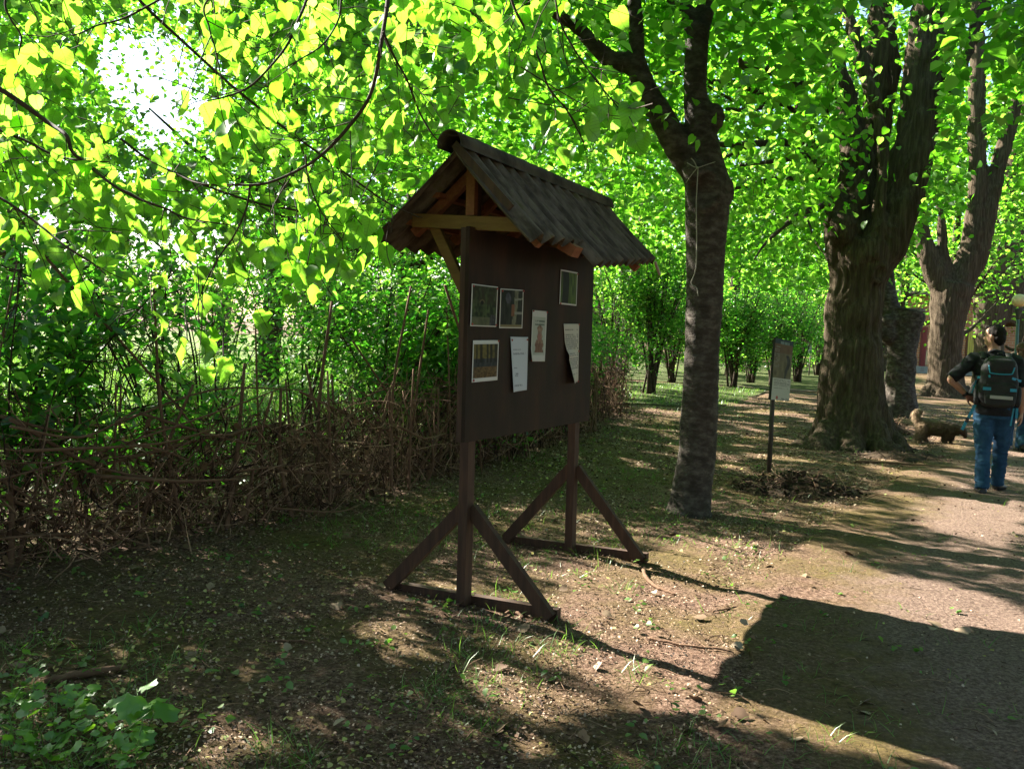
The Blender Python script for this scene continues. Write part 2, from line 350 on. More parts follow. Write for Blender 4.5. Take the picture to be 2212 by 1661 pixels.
def tubes_many(name, A, B, r0, r1, mat_, parent=None, bend=.1, seg=3, n=4):
    """many thin bent sticks as one mesh"""
    k = len(A); t = np.linspace(0, 1, seg + 1); D = B - A; L = np.linalg.norm(D, axis=1)
    off = rng.normal(0, 1, (k, 3)) * (L * bend)[:, None]
    C = A[:, None] + D[:, None] * t[None, :, None] + off[:, None] * (4 * t * (1 - t))[None, :, None] * .5 + rng.normal(0, 1, (k, seg + 1, 3)) * (L * bend * .12)[:, None, None]
    T = D / (L[:, None] + 1e-9); s = np.cross(T, rng.normal(0, 1, (k, 3))); s /= np.linalg.norm(s, axis=1)[:, None] + 1e-9; b = np.cross(T, s)
    a = np.arange(n) * 2 * math.pi / n; rr = (np.broadcast_to(r0, (k,))[:, None] * (1 - t) + np.broadcast_to(r1, (k,))[:, None] * t)
    V = C[:, :, None] + (s[:, None, None] * np.cos(a)[None, None, :, None] + b[:, None, None] * np.sin(a)[None, None, :, None]) * rr[:, :, None, None]
    Fc = [(i * n + j, i * n + (j + 1) % n, (i + 1) * n + (j + 1) % n, (i + 1) * n + j) for i in range(seg) for j in range(n)]
    return link(name, fastmesh(name, V.reshape(k, -1, 3), Fc), mat_, parent)

# ================================================================== SETTING
def ground_mat():
    m, t, out = newmat('trodden soil'); b = N(t, 'ShaderNodeBsdfPrincipled', Roughness=.95); b.inputs['Specular IOR Level'].default_value = .15
    tc = t.nodes.new('ShaderNodeTexCoord')
    def nz(s, d=6, r=.65):
        n = N(t, 'ShaderNodeTexNoise', Scale=s, Detail=d, Roughness=r); t.links.new(tc.outputs['Object'], n.inputs['Vector']); return n.outputs[0]
    soil = ramp(t, nz(45, 8, .75), [(.3, (.032, .017, .010)), (.46, (.115, .064, .040)), (.58, (.27, .172, .12)), (.72, (.47, .35, .27))], .78)
    moss = ramp(t, nz(30, 8, .7), [(.3, (.045, .034, .010)), (.55, (.14, .105, .03)), (.75, (.26, .195, .07))], .78)
    mask = ramp(t, nz(.9, 5, .6), [(.42, (0, 0, 0)), (.60, (.85, .85, .85))])
    mx = N(t, 'ShaderNodeMix', _data_type='RGBA'); t.links.new(mask, mx.inputs[0]); t.links.new(soil, mx.inputs[6]); t.links.new(moss, mx.inputs[7]); t.links.new(mx.outputs[2], b.inputs['Base Color'])
    bp = N(t, 'ShaderNodeBump', Strength=.9, Distance=.03); t.links.new(nz(55, 8, .75), bp.inputs['Height']); t.links.new(bp.outputs[0], b.inputs['Normal'])
    t.links.new(b.outputs[0], out.inputs[0]); return m
M['ground'] = ground_mat()
M['path'] = surf('packed dirt', [(.3, (.085, .062, .048)), (.5, (.19, .145, .115)), (.62, (.27, .21, .17)), (.78, (.36, .29, .24))], (30, 30, 30), 8, .95, .8, (60, 60, 60), .15, dist=.02)
M['lawn'] = surf('meadow grass', [(.3, (.06, .11, .02)), (.6, (.13, .2, .045)), (.8, (.22, .27, .09))], (5, 5, 5), 7, .95, .8, (40, 40, 40), .1, dist=.05)

def relief(x, y):
    q = np.stack([x, y, 0 * x], -1)
    return ((vnoise(q * 1.3, 21) - .5) * .03 + (vnoise(q * 4.5, 22) - .5) * .018 + (vnoise(q * 13, 23) - .5) * .014) * np.clip(1.4 - y / 30, .1, 1)
def axis(lo, hi, flo, fhi, st, g):
    a = list(np.arange(flo, fhi, st)); s = st
    x = flo
    while x > lo: s *= g; x -= s; a.insert(0, x)
    s = st; x = a[-1]
    while x < hi: s *= g; x += s; a.append(x)
    return np.array(a)
xs = axis(-300, 300, -4.5, 8, .05, 1.12); ys = axis(-20, 500, 2.2, 13, .05, 1.09)
X, Y = np.meshgrid(xs, ys); Z = relief(X, Y)
me = bpy.data.meshes.new('ground'); nx, ny = len(xs), len(ys)
idx = np.arange(nx * ny).reshape(ny, nx); q = np.stack([idx[:-1, :-1], idx[:-1, 1:], idx[1:, 1:], idx[1:, :-1]], -1).reshape(-1, 4)
me.vertices.add(nx * ny); me.vertices.foreach_set('co', np.stack([X, Y, Z], -1).astype(np.float32).reshape(-1))
me.loops.add(q.size); me.loops.foreach_set('vertex_index', q.reshape(-1).astype(np.int32))
me.polygons.add(len(q)); me.polygons.foreach_set('loop_start', (np.arange(len(q)) * 4).astype(np.int32)); me.polygons.foreach_set('loop_total', np.full(len(q), 4, np.int32))
me.polygons.foreach_set('use_smooth', np.ones(len(q), bool)); me.update(calc_edges=True)
kind(link('ground', me, M['ground']), 'structure')

def edge_mat(name, src, seed_scale):
    m = M['ground'].copy(); m.name = name; t = m.node_tree; b = [n for n in t.nodes if n.type == 'BSDF_PRINCIPLED'][0]; gcol = b.inputs['Base Color'].links[0].from_socket
    tc = t.nodes.new('ShaderNodeTexCoord'); n = N(t, 'ShaderNodeTexNoise', Scale=seed_scale, Detail=8, Roughness=.75); t.links.new(tc.outputs['Object'], n.inputs['Vector']); col = ramp(t, n.outputs[0], src, .8)
    a = N(t, 'ShaderNodeAttribute', _attribute_name='edge'); n2 = N(t, 'ShaderNodeTexNoise', Scale=3.5, Detail=7, Roughness=.7); t.links.new(tc.outputs['Object'], n2.inputs['Vector'])
    ad = N(t, 'ShaderNodeMath', _operation='MULTIPLY_ADD', i1=1.0, i2=-.5); t.links.new(a.outputs['Fac'], ad.inputs[0]); s2 = N(t, 'ShaderNodeMath', _operation='ADD'); t.links.new(ad.outputs[0], s2.inputs[0]); t.links.new(n2.outputs[0], s2.inputs[1])
    r = ramp(t, s2.outputs[0], [(.38, (0, 0, 0)), (.72, (1, 1, 1))]); mx = N(t, 'ShaderNodeMix', _data_type='RGBA'); t.links.new(r, mx.inputs[0]); t.links.new(gcol, mx.inputs[6]); t.links.new(col, mx.inputs[7]); t.links.new(mx.outputs[2], b.inputs['Base Color']); return m
M['path'] = edge_mat('packed dirt', [(.3, (.055, .035, .026)), (.46, (.15, .098, .075)), (.58, (.27, .19, .145)), (.74, (.43, .325, .265))], 50)
M['lawn'] = edge_mat('meadow soil', [(.3, (.07, .13, .02)), (.6, (.17, .25, .05)), (.8, (.28, .33, .11))], 6)
M['shade_grass'] = edge_mat('shaded grass', [(.3, (.03, .035, .012)), (.55, (.07, .09, .022)), (.8, (.13, .13, .045))], 6)  # meadow grass colours darkened to stand in for shade
def sheet(name, left, right, mat_, n=120, lift=.02, jag=.25, ks='structure', ew=.06):
    L = spline(left, n); R_ = spline(right, n); k = 40; V = []
    for i in range(n):
        for j in range(k + 1):
            p = L[i] * (1 - j / k) + R_[i] * (j / k)
            if j in (0, k): p = p + np.array([(vnoise(np.array([[p[0] * 2.1, p[1] * 2.1, j]]), 31)[0] - .5) * jag * 2, 0])
            V.append((p[0], p[1]))
    V = np.array(V); z = relief(V[:, 0], V[:, 1]) + lift
    z[::k + 1] -= lift * 1.5; z[k::k + 1] -= lift * 1.5
    Fc = [(i * (k + 1) + j, i * (k + 1) + j + 1, (i + 1) * (k + 1) + j + 1, (i + 1) * (k + 1) + j) for i in range(n - 1) for j in range(k)]
    me = bpy.data.meshes.new(name); me.from_pydata(np.c_[V, z].tolist(), [], Fc); a = me.attributes.new('edge', 'FLOAT', 'POINT'); jj = np.tile(np.arange(k + 1), n); a.data.foreach_set('value', np.clip(np.minimum(jj, k - jj) / (k * ew), 0, 1).astype(np.float32)); me.polygons.foreach_set('use_smooth', [True] * len(Fc)); me.update()
    return kind(link(name, me, mat_), ks)
sheet('path', [G(1650, 1900)[:2], G(1600, 1500)[:2], G(1560, 1300)[:2], G(1740, 1160)[:2], G(1900, 1050)[:2], G(1985, 985)[:2], G(2080, 905)[:2], G(2150, 845)[:2]],
      [G(4200, 1900)[:2], G(3600, 1500)[:2], G(3200, 1300)[:2], G(2900, 1160)[:2], G(2700, 1050)[:2], G(2560, 985)[:2], G(2420, 905)[:2], G(2300, 845)[:2]], M['path'], ew=.30)
sheet('gravel_track', [(6, 30.6), (9, 29.4), (14, 30.5), (20, 33)], [(6, 31.8), (9, 30.6), (14, 31.8), (20, 34.5)], M['path'], lift=.035)
HEDGE = [G(-500, 1400)[:2], G(0, 1235)[:2], G(430, 1155)[:2], G(700, 1108)[:2], G(900, 1045)[:2], G(1200, 955)[:2], G(1350, 880)[:2]]
HL = spline(HEDGE, 200)
sheet('lawn', [(-60, 4), (-50, 18), (-60, 40), (-60, 85)], [(HEDGE[0][0] - .8, HEDGE[0][1] + .3), (-3.2, 8.2), (-.5, 16), (3.2, 85)], M['lawn'], 120, .02)
sheet('grass_field', [(-2, 34), (1, 45), (3, 60), (5, 90)], [(12, 29.5), (16, 36), (22, 48), (26, 60)], M['shade_grass'], 100, .02)
sheet('grass_verge', [(1.6, 20.4), (2.2, 24), (3.0, 28), (3.5, 31)], [(4.6, 20.4), (6.2, 24), (7.5, 27), (8.8, 30.5)], M['shade_grass'], 60, .02)

# ------------------------------------------------------------------ trees
def path3(pts, d):
    """(x, y, width) outline points of a limb standing at distance d (a fourth value shifts it in depth)"""
    P = []; Rr = []
    for q in pts:
        dd = d + (q[3] if len(q) > 3 else 0); P.append(AT(q[0], q[1], dd)); Rr.append(q[2] / 2 / F * dd)
    return np.array(P), np.array(Rr)
def limb(mb, pts, d, n=14, step=.06, extra=None):
    P, R_ = path3(pts, d)
    if extra is not None: P = np.vstack([P, extra[:, :3]]); R_ = np.r_[R_, extra[:, 3]]
    L = np.linalg.norm(np.diff(P, axis=0), axis=1).sum(); m = max(len(P) * 3, int(L / step))
    Q = spline(np.c_[P, R_], m); mb.tube(Q[:, :3], np.maximum(Q[:, 3], .004), n); return Q
def bark_relief(me, amp, sc, seed=1, extra=None):
    v, n = getv(me); s = np.asarray(sc, float)
    w = v + (np.stack([vnoise(v * 2, 41), vnoise(v * 2, 42), vnoise(v * 2, 43)], -1) - .5) * .25
    r = 1 - np.abs(vnoise(w * s, seed) * 2 - 1); r2 = vnoise(w * s * 2.1, seed + 1); r3 = vnoise(v * 4, seed + 2)
    setv(me, v + n * ((r - .5) * amp + (r2 - .5) * amp * .6 + (r3 - .5) * amp * 1.6)[:, None])
CROWN = {}
def tree(name, label, base, group=None):
    t = thing(name, label, 'tree', (base[0], base[1], 0), group); return t

# the slim cherry beside the notice board
CB = G(1487, 1108); CD = DEP(CB)
cherry = tree('cherry_tree', 'slim tree with banded silvery bark, twin stems and a cord, right of the notice board', CB)
mb = MB()
limb(mb, [(1486, 1122, 106), (1488, 1108, 100), (1491, 1085, 88), (1500, 1020, 82), (1508, 950, 80), (1513, 850, 78), (1517, 750, 76), (1521, 650, 77), (1524, 560, 82), (1527, 490, 90), (1529, 430, 96), (1527, 385, 92), (1522, 345, 78), (1517, 300, 66), (1510, 250, 62), (1502, 205, 50), (1502, 160, 49), (1505, 110, 50), (1506, 60, 54)], CD, 24, .05)
limb(mb, [(1506, 70, 46), (1490, 40, 42), (1465, 10, 38), (1440, -50, 36), (1400, -200, 30), (1380, -400, 20)], CD, 14)
limb(mb, [(1507, 70, 46), (1520, 35, 42), (1530, 0, 37), (1545, -60, 34), (1580, -220, 28), (1600, -420, 18)], CD, 14)
limb(mb, [(1520, 400, 60), (1498, 365, 62), (1468, 320, 62), (1446, 285, 58), (1425, 245, 54), (1400, 205, 50), (1383, 165, 48), (1368, 128, 50)], CD, 16, .05)
limb(mb, [(1372, 150, 40), (1375, 110, 36), (1374, 60, 33), (1370, 0, 31), (1366, -90, 29), (1390, -260, 24), (1380, -460, 14)], CD, 12)
limb(mb, [(1372, 140, 46), (1345, 135, 44), (1318, 128, 40), (1285, 100, 34), (1246, 58, 29), (1197, 29, 24, -.3), (1120, -30, 20, -.7), (1000, -160, 14, -1.2)], CD, 12)
mb.ball(AT(1544, 255, CD - .02), .085 * np.array([1, 1, 1.5])); mb.ball(AT(1500, 372, CD - .10), .10)
mb.ball(AT(1563, 415, CD), .11 * np.array([.9, 1, 1.3]))
me = remesh(mb, .022, 3); v, n = getv(me)
sc_ = AT(1522, 412, CD - .17); dd = np.linalg.norm((v - sc_) * [1, .6, .75], axis=1)   # the healed ring of a lost limb
v += n * (.03 * np.exp(-((dd - .115) / .028) ** 2) - .035 * np.exp(-(dd / .075) ** 2))[:, None]; setv(me, v)
bark_relief(me, .008, (7, 7, 24), 51)
link('trunk', me, M['bark_cherry'], cherry)
cord = MB()
for pts in ([(1484, 352, -.2), (1505, 362, -.22), (1530, 355, -.2), (1560, 345, -.1)], [(1482, 395, -.12), (1494, 378, -.2), (1507, 362, -.23)],
            [(1508, 362, -.225), (1506, 400, -.235), (1504, 450, -.215), (1505, 520, -.2), (1503, 580, -.185), (1493, 612, -.18), (1505, 622, -.185), (1508, 640, -.18)], [(1505, 362, -.22), (1500, 350, -.23), (1493, 342, -.22)]):
    cord.tube(spline([AT(x, y, CD + d) for x, y, d in pts], 24), .0045, 6)
cord.ball(AT(1507, 363, CD - .23), .011)
tag(link('cord', cord.mesh('cord', True), plain('pale cord', (.30, .28, .22), .8)), 'pale cord knotted round the slim banded tree trunk with a hanging end', 'cord')

# the great forked linden
LB = G(1845, 962); LD = DEP(LB)
linden = tree('linden_tree', 'massive old tree with furrowed bark and flared roots beside the dog', LB)
mb = MB()
limb(mb, [(1846, 985, 170), (1846, 960, 160), (1844, 930, 148), (1842, 890, 136), (1840, 840, 130), (1840, 780, 122), (1841, 720, 112), (1846, 660, 108), (1852, 610, 112), (1860, 570, 128), (1868, 530, 130)], LD, 28, .08)
for q in ([(1800, 900, 40), (1770, 945, 34, -.2), (1735, 968, 26, -.5), (1708, 980, 14, -.6)], [(1890, 900, 44), (1918, 945, 40, -.2), (1950, 972, 30, -.4), (1990, 990, 20, -.5), (2015, 998, 10, -.5)], [(1840, 920, 50, -.3), (1842, 965, 44, -.6), (1848, 990, 30, -.8), (1852, 1004, 12, -.9)], [(1790, 920, 40, -.2), (1775, 965, 36, -.5), (1760, 985, 18, -.7)], [(1880, 930, 44, -.2), (1895, 970, 34, -.6), (1915, 990, 16, -.8)]): limb(mb, q, LD, 12)
limb(mb, [(1846, 600, 90), (1830, 540, 86), (1832, 480, 84, .1), (1846, 420, 76, .2), (1850, 350, 66, .3), (1838, 270, 52, .4), (1822, 190, 40, .4), (1800, 100, 36, .5), (1780, 40, 34, .5), (1755, -60, 30, .6), (1720, -260, 24, .8), (1690, -500, 14, 1)], LD, 16, .08)
limb(mb, [(1870, 560, 90), (1878, 490, 70, .4), (1888, 400, 46, .6), (1896, 300, 46, .7), (1900, 228, 58, .7), (1906, 160, 72, .7), (1904, 80, 58, .7), (1900, 0, 46, .7), (1895, -150, 40, .8), (1910, -400, 28, 1)], LD, 16, .08)
limb(mb, [(1878, 560, 60, -.3), (1894, 490, 34, -.3), (1898, 440, 24, -.3), (1903, 380, 22, -.3), (1903, 300, 23, -.3), (1893, 235, 24, -.3), (1878, 190, 25, -.3), (1865, 140, 25, -.2), (1853, 90, 24, -.2), (1832, 35, 21, 0), (1815, -20, 19, .1), (1790, -140, 15, .3)], LD, 12, .07)
limb(mb, [(1870, 570, 110), (1900, 525, 108), (1930, 470, 92), (1955, 410, 82), (1970, 340, 79), (1981, 270, 75), (1988, 200, 72), (1993, 130, 70), (2001, 60, 66), (2010, 0, 62), (2020, -90, 56), (2040, -260, 44), (2050, -480, 26)], LD, 18, .08)
limb(mb, [(2000, 290, 40), (2026, 245, 32), (2046, 200, 27), (2066, 155, 25), (2092, 98, 24), (2112, 50, 23), (2128, 8, 22), (2160, -70, 18), (2210, -220, 12)], LD, 10, .08)
limb(mb, [(2018, 180, 26, .2), (2032, 130, 27, .3), (2052, 80, 27, .3), (2072, 30, 26, .4), (2096, -40, 22, .5), (2120, -180, 16, .6)], LD, 10, .08)
limb(mb, [(1830, 470, 50), (1806, 435, 34), (1786, 398, 30), (1766, 350, 28), (1745, 300, 28), (1733, 255, 30), (1728, 220, 24), (1724, 180, 18)], LD, 12, .07)
mb.ball(AT(1818, 500, LD - .2), .2 * np.array([1, 1, 1.3])); mb.ball(AT(1802, 475, LD), .17)
me = remesh(mb, .035, 3); v, n = getv(me)
fl = np.exp(-np.maximum(v[:, 2], 0) / .35); th = np.arctan2(v[:, 1] - LB[1], v[:, 0] - LB[0])
v[:, :2] += n[:, :2] * (fl * (.10 + .10 * np.sin(th * 5 + 1) + .06 * np.sin(th * 9)))[:, None]
for (px, py, dz, r, am) in ((1828, 545, -.45, .11, .05), (1900, 590, -.4, .13, .04), (1855, 600, -.5, .10, .03)):
    c = AT(px, py, LD + dz); dd = np.linalg.norm(v - c, axis=1); v += n * (am * np.exp(-((dd - r) / .045) ** 2))[:, None]
setv(me, v); bark_relief(me, .055, (14, 14, 1.2), 61)
link('trunk', me, M['bark_linden'], linden)
def branches(parent, lst, d, mat_, nm='branch'):
    for q in lst:
        q = [(x, y, w, -3.2 * i / (len(q) - 1)) for i, (x, y, w) in enumerate(q)]
        for a_, b_ in zip(q[:-1], q[1:]): POLY.append((a_[:2], b_[:2], d + b_[3]))
        b = MB(); limb(b, q, d, 8, .1); o = link(nm, b.mesh(nm, True), mat_, parent)
branches(linden, [[(1737, 315, 20), (1700, 308, 17), (1650, 309, 15), (1600, 313, 14), (1555, 312, 12), (1500, 306, 9)], [(1765, 350, 14), (1735, 335, 12), (1700, 345, 11), (1660, 350, 9), (1600, 358, 6)], [(1738, 385, 14), (1700, 385, 13), (1650, 392, 12), (1600, 405, 8), (1540, 410, 5)],
    [(1800, 430, 16), (1770, 448, 14), (1730, 462, 13), (1690, 492, 10), (1650, 530, 6), (1630, 560, 4)], [(1735, 225, 16), (1718, 165, 28), (1680, 155, 26), (1640, 148, 22), (1605, 142, 18), (1598, 128, 8)], [(1730, 250, 10), (1690, 225, 12), (1660, 230, 11), (1610, 238, 10), (1570, 236, 8)],
    [(1660, 225, 16), (1630, 195, 18), (1590, 182, 18), (1550, 180, 15), (1500, 162, 11), (1440, 158, 9), (1390, 160, 6)], [(1700, 470, 5), (1740, 470, 6), (1760, 520, 4), (1790, 560, 3)], [(1760, 330, 8), (1780, 280, 7), (1790, 230, 6), (1800, 190, 4)],
    [(1640, 310, 8), (1590, 330, 7), (1540, 350, 6), (1500, 368, 4)], [(1600, 225, 9), (1560, 205, 7), (1520, 180, 5), (1480, 150, 4)]], LD + .6, M['bark_far'])

# pollarded stump with a living stem
SB = G(1945, 900); SD = DEP(SB)
stub = tree('pollarded_tree', 'pale trunk sawn off flat above a knobbly burl, behind the dog', SB)
mb = MB()
limb(mb, [(1946, 915, 84), (1946, 900, 74), (1945, 870, 66), (1944, 820, 60), (1947, 770, 60), (1952, 730, 60), (1957, 700, 66), (1961, 680, 72), (1963, 673, 70)], SD, 20, .06)
limb(mb, [(1938, 740, 44), (1925, 700, 50, .1), (1918, 660, 46, .1), (1912, 620, 40, .2), (1904, 580, 40, .3), (1890, 520, 34, .4), (1870, 440, 28, .5), (1850, 300, 22, .6), (1840, 100, 14, .6)], SD, 14, .08)
for x, y, r in ((1915, 700, .2), (1908, 715, .17), (1922, 725, .18), (1930, 690, .16), (1965, 705, .2), (1945, 695, .2), (1925, 885, .17), (1912, 902, .12), (1968, 892, .15)): mb.ball(AT(x, y, SD - .1), r)
me = remesh(mb, .035, 2); bark_relief(me, .03, (9, 9, 14), 71); link('trunk', me, M['bark_cherry'], stub)
cut = MB(); cut.tube([AT(1963, 675, SD), AT(1963, 668, SD)], [.35, .33], 20); link('cut_face', cut.mesh('cut_face'), surf('sawn wood', [(.3, (.13, .10, .07)), (.7, (.26, .21, .15))], (8, 8, 8)), stub)

def back_tree(name, label, base, limbs, voxel=.07, amp=.04):
    b = G(*base); d = DEP(b); t = tree(name, label, b); mb = MB()
    for q in limbs: limb(mb, q, d, 14, .15)
    me = remesh(mb, voxel, 2); bark_relief(me, amp, (10, 10, 1.2), 81); link('trunk', me, M['bark_linden'], t); return t, b
t3, B3 = back_tree('linden_tree', 'forked trunk with spreading roots between the sawn trunk and the walking person', (2045, 858),
    [[(2043, 868, 112), (2043, 855, 92), (2042, 825, 74), (2041, 760, 66), (2046, 700, 70), (2053, 650, 80), (2060, 615, 84)], [(2045, 640, 54), (2020, 590, 48), (2003, 545, 40), (1992, 500, 32), (1986, 440, 28), (1984, 380, 24), (1990, 300, 18)],
     [(2062, 630, 60), (2085, 580, 52), (2102, 520, 46), (2108, 460, 40), (2112, 390, 37), (2110, 300, 37), (2110, 200, 34), (2112, 100, 30), (2105, -40, 26), (2110, -250, 16)], [(2075, 615, 50), (2110, 560, 44), (2128, 490, 38), (2142, 420, 34), (2160, 345, 32), (2182, 270, 29), (2198, 200, 26), (2222, 100, 22), (2260, -60, 16)],
     [(2058, 620, 30), (2040, 560, 22), (2035, 500, 18), (2036, 460, 16), (2062, 400, 12), (2074, 320, 10), (2068, 230, 8), (2060, 210, 5)], [(2040, 470, 14), (2020, 430, 12), (2008, 390, 10), (2000, 340, 6)], [(2010, 845, 40), (1990, 860, 24), (1976, 866, 10)], [(2080, 845, 36), (2105, 862, 20), (2125, 868, 8)]])
t4, B4 = back_tree('linden_tree', 'dark leaning trunk directly behind the walking person and the globe lamp', (2150, 834),
    [[(2140, 842, 92), (2138, 820, 72), (2136, 760, 60), (2136, 700, 62), (2141, 650, 68), (2150, 610, 68), (2164, 560, 70), (2172, 500, 58), (2182, 430, 48), (2196, 340, 40), (2215, 230, 34), (2240, 80, 26)], [(2126, 690, 36), (2118, 650, 28), (2108, 610, 24), (2098, 560, 18)], [(2172, 700, 46), (2190, 640, 44), (2198, 580, 40), (2205, 500, 32), (2225, 400, 26)]], .09)

# off to the left, beyond the frame: the linden whose boughs hang over the notice board
FB = np.array([-4.2, 3.2, 0]); fore = tree('linden_tree', 'linden whose large backlit leaves hang from thin boughs above the notice board', FB)
mb = MB(); Q = spline(np.array([(-4.2, 3.2, 0, .24), (-4.15, 3.2, .5, .2), (-4.1, 3.25, 2, .17), (-3.6, 3.3, 3.4, .13), (-2.2, 3.5, 4.3, .08), (-.4, 3.7, 4.6, .055), (1.2, 3.9, 4.5, .035), (2.2, 4, 4.3, .02)]), 60); mb.tube(Q[:, :3], Q[:, 3], 14)
Q = spline(np.array([(-4.1, 3.25, 2, .12), (-4.2, 3.6, 3.2, .1), (-4.6, 4.6, 4.6, .08), (-4.8, 5.2, 6.5, .05)]), 30); mb.tube(Q[:, :3], Q[:, 3], 12)
me = remesh(mb, .03, 2); bark_relief(me, .012, (20, 20, 3), 91); link('trunk', me, M['bark_linden'], fore)
BOUGH = [ # px paths (x, y, width, depth)
    [(690, -160, 9, 3.7), (672, -60, 8, 3.6), (662, 0, 7, 3.5), (640, 54, 6.5, 3.4), (619, 100, 6, 3.4), (579, 150, 5, 3.3), (536, 190, 5, 3.3), (483, 211, 4, 3.2), (447, 218, 3, 3.2)],
    [(740, -120, 6, 3.3), (737, 0, 5, 3.2), (730, 46, 4.5, 3.2), (698, 96, 4, 3.1), (655, 125, 3.5, 3.1), (610, 150, 2.5, 3.1)],
    [(200, -120, 8, 3.9), (300, 0, 7, 3.8), (386, 82, 7, 3.8), (476, 164, 6, 3.8), (518, 200, 6, 3.8), (608, 272, 5.5, 3.9), (690, 333, 5, 4), (760, 385, 4.5, 4.1), (840, 440, 3.5, 4.2), (905, 470, 2.5, 4.25)],
    [(-120, 120, 14, 3.6), (0, 193, 12, 3.5), (54, 229, 11, 3.5), (107, 268, 10, 3.5), (143, 293, 9, 3.4), (157, 329, 8, 3.4), (200, 365, 7, 3.4), (250, 404, 6.5, 3.3), (308, 433, 6, 3.3), (358, 451, 5, 3.3), (404, 472, 4, 3.3), (493, 486, 3, 3.3)],
    [(-100, 240, 7, 3.9), (0, 282, 6, 3.8), (54, 304, 5.5, 3.8), (118, 336, 5, 3.8), (180, 347, 4, 3.7), (235, 350, 3, 3.7)],
    [(-80, 390, 7, 3.2), (0, 428, 6, 3.1), (72, 476, 5.5, 3.1), (143, 533, 5, 3), (200, 569, 4, 3), (230, 595, 3, 3)],
    [(860, -260, 15, 3.5), (845, -80, 12, 3.3), (838, 0, 10, 3.2), (825, 85, 9, 3.1), (802, 200, 8, 3.1), (755, 272, 8, 3.1), (697, 333, 7, 3.1), (644, 368, 6, 3.1), (572, 397, 5.5, 3.1), (500, 400, 5, 3.1), (436, 398, 4, 3.1), (386, 379, 3.5, 3.2), (322, 347, 2.5, 3.2)],
    [(828, 70, 6, 3.1), (850, 120, 5.5, 3.2), (880, 175, 5, 3.2), (905, 240, 4.5, 3.3), (930, 285, 4, 3.3), (955, 315, 3, 3.3)],
    [(1080, -120, 7, 3.4), (1105, 0, 6, 3.3), (1138, 70, 5.5, 3.3), (1165, 130, 5, 3.2), (1185, 190, 4.5, 3.2), (1225, 240, 4, 3.2), (1262, 310, 3, 3.2)],
    [(1190, -100, 6, 3.2), (1200, 0, 5, 3.1), (1215, 60, 4.5, 3.1), (1255, 130, 4, 3.1), (1300, 190, 3.5, 3.1), (1350, 250, 2.5, 3.1)],
    [(40, -80, 6, 3.2), (12, 0, 5, 3.1), (22, 40, 4.5, 3.1), (45, 78, 4, 3.1), (40, 120, 3, 3.1)],
    [(470, -70, 6, 3.5), (345, 0, 5, 3.4), (268, 40, 4.5, 3.4), (212, 55, 4, 3.4), (160, 76, 3, 3.3), (100, 70, 2.5, 3.3)],
    [(575, -80, 6, 3.0), (450, 0, 4.5, 2.9), (452, 60, 4, 2.9), (466, 110, 3.5, 2.9), (478, 170, 3, 2.9)],
    [(260, 300, 6, 4.4), (330, 350, 5, 4.4), (436, 398, 5, 4.4), (560, 440, 5, 4.4), (640, 455, 4.5, 4.4), (720, 480, 4, 4.4), (790, 545, 3, 4.4)],
    [(540, 400, 5, 3.1), (532, 450, 4.5, 3.1), (505, 510, 4, 3.1), (470, 560, 3.5, 3.05), (440, 620, 3, 3), (420, 680, 2.5, 3)],
    [(660, 335, 4, 3.1), (665, 380, 3.5, 3.1), (690, 450, 3, 3.1), (740, 520, 2.5, 3.1)]]
LN_P = []; LN_R = []; LN_S = []; TWA = []; TWB = []
def put_leaf(p, yaw=None, s=None, droop=.95, tilt=.55):
    LN_P.append(p); LN_R.append(orient(1, tilt, droop, None if yaw is None else np.array([yaw]))[0]); LN_S.append(s or rng.choice([rng.uniform(.04, .06), rng.uniform(.055, .085), rng.uniform(.06, .094)]))
for bi, q in enumerate(BOUGH):
    Pp = np.array([AT(x, y, d) for x, y, w, d in q]); Rr = np.array([w / 2 / F * d for x, y, w, d in q])
    S = spline(np.c_[Pp, Rr], 60); b = MB(); b.tube(S[:, :3], S[:, 3], 7); link('bough', b.mesh('bough', True), M['twig'], fore)
    L = np.linalg.norm(np.diff(S[:, :3], axis=0), axis=1).sum(); ns = int(L / .085)
    for k in range(ns):
        i = int(k / ns * 57) + 2; p = S[i, :3]; t = S[min(i + 2, 59), :3] - S[i - 2, :3]; t /= np.linalg.norm(t)
        dirn = t * .55 + rng.normal(0, .55, 3) + np.array([0, 0, -.22]); dirn /= np.linalg.norm(dirn); l = rng.uniform(.08, .34)
        e = p + dirn * l; TWA.append(p); TWB.append(e)
        for s in np.arange(.35, 1.01, .3 if l < .2 else .2):
            c = p + dirn * l * s + rng.normal(0, .025, 3) + np.array([-.02, .05, 0]); put_leaf(c)
# more twigs fill the depth of the overhanging crown
def in_fore(px, py):
    return inpoly(px, py, [(-60, -60), (1130, -60), (1060, 130), (960, 290), (860, 420), (800, 560), (640, 560), (480, 640), (420, 720), (300, 640), (150, 620), (-60, 560)]) | inpoly(px, py, [(1090, -40), (1290, -40), (1300, 120), (1380, 250), (1240, 270), (1150, 140)])
n = 0
while n < 340:
    x, y = rng.uniform(-60, 1380), rng.uniform(-60, 740)
    if not in_fore(np.array([x]), np.array([y]))[0] or inpoly(np.array([x]), np.array([y]), SKY_GAP)[0]: continue
    if x > 1080 and rng.random() < .5: continue
    d = rng.uniform(3.5, 6.4) if x < 1050 else rng.uniform(2.9, 3.8)
    if y > 560 and d > 3.6: continue
    p = AT(x, y, d); n += 1
    dirn = np.array([rng.normal(0, 1), rng.normal(0, 1), rng.normal(-.35, .35)]); dirn /= np.linalg.norm(dirn); l = rng.uniform(.15, .4)
    TWA.append(p - dirn * l); TWB.append(p + dirn * l * .6)
    for s in np.linspace(-.8, .65, int(l / .05) + 1): put_leaf(p + dirn * l * s + rng.normal(0, .03, 3))
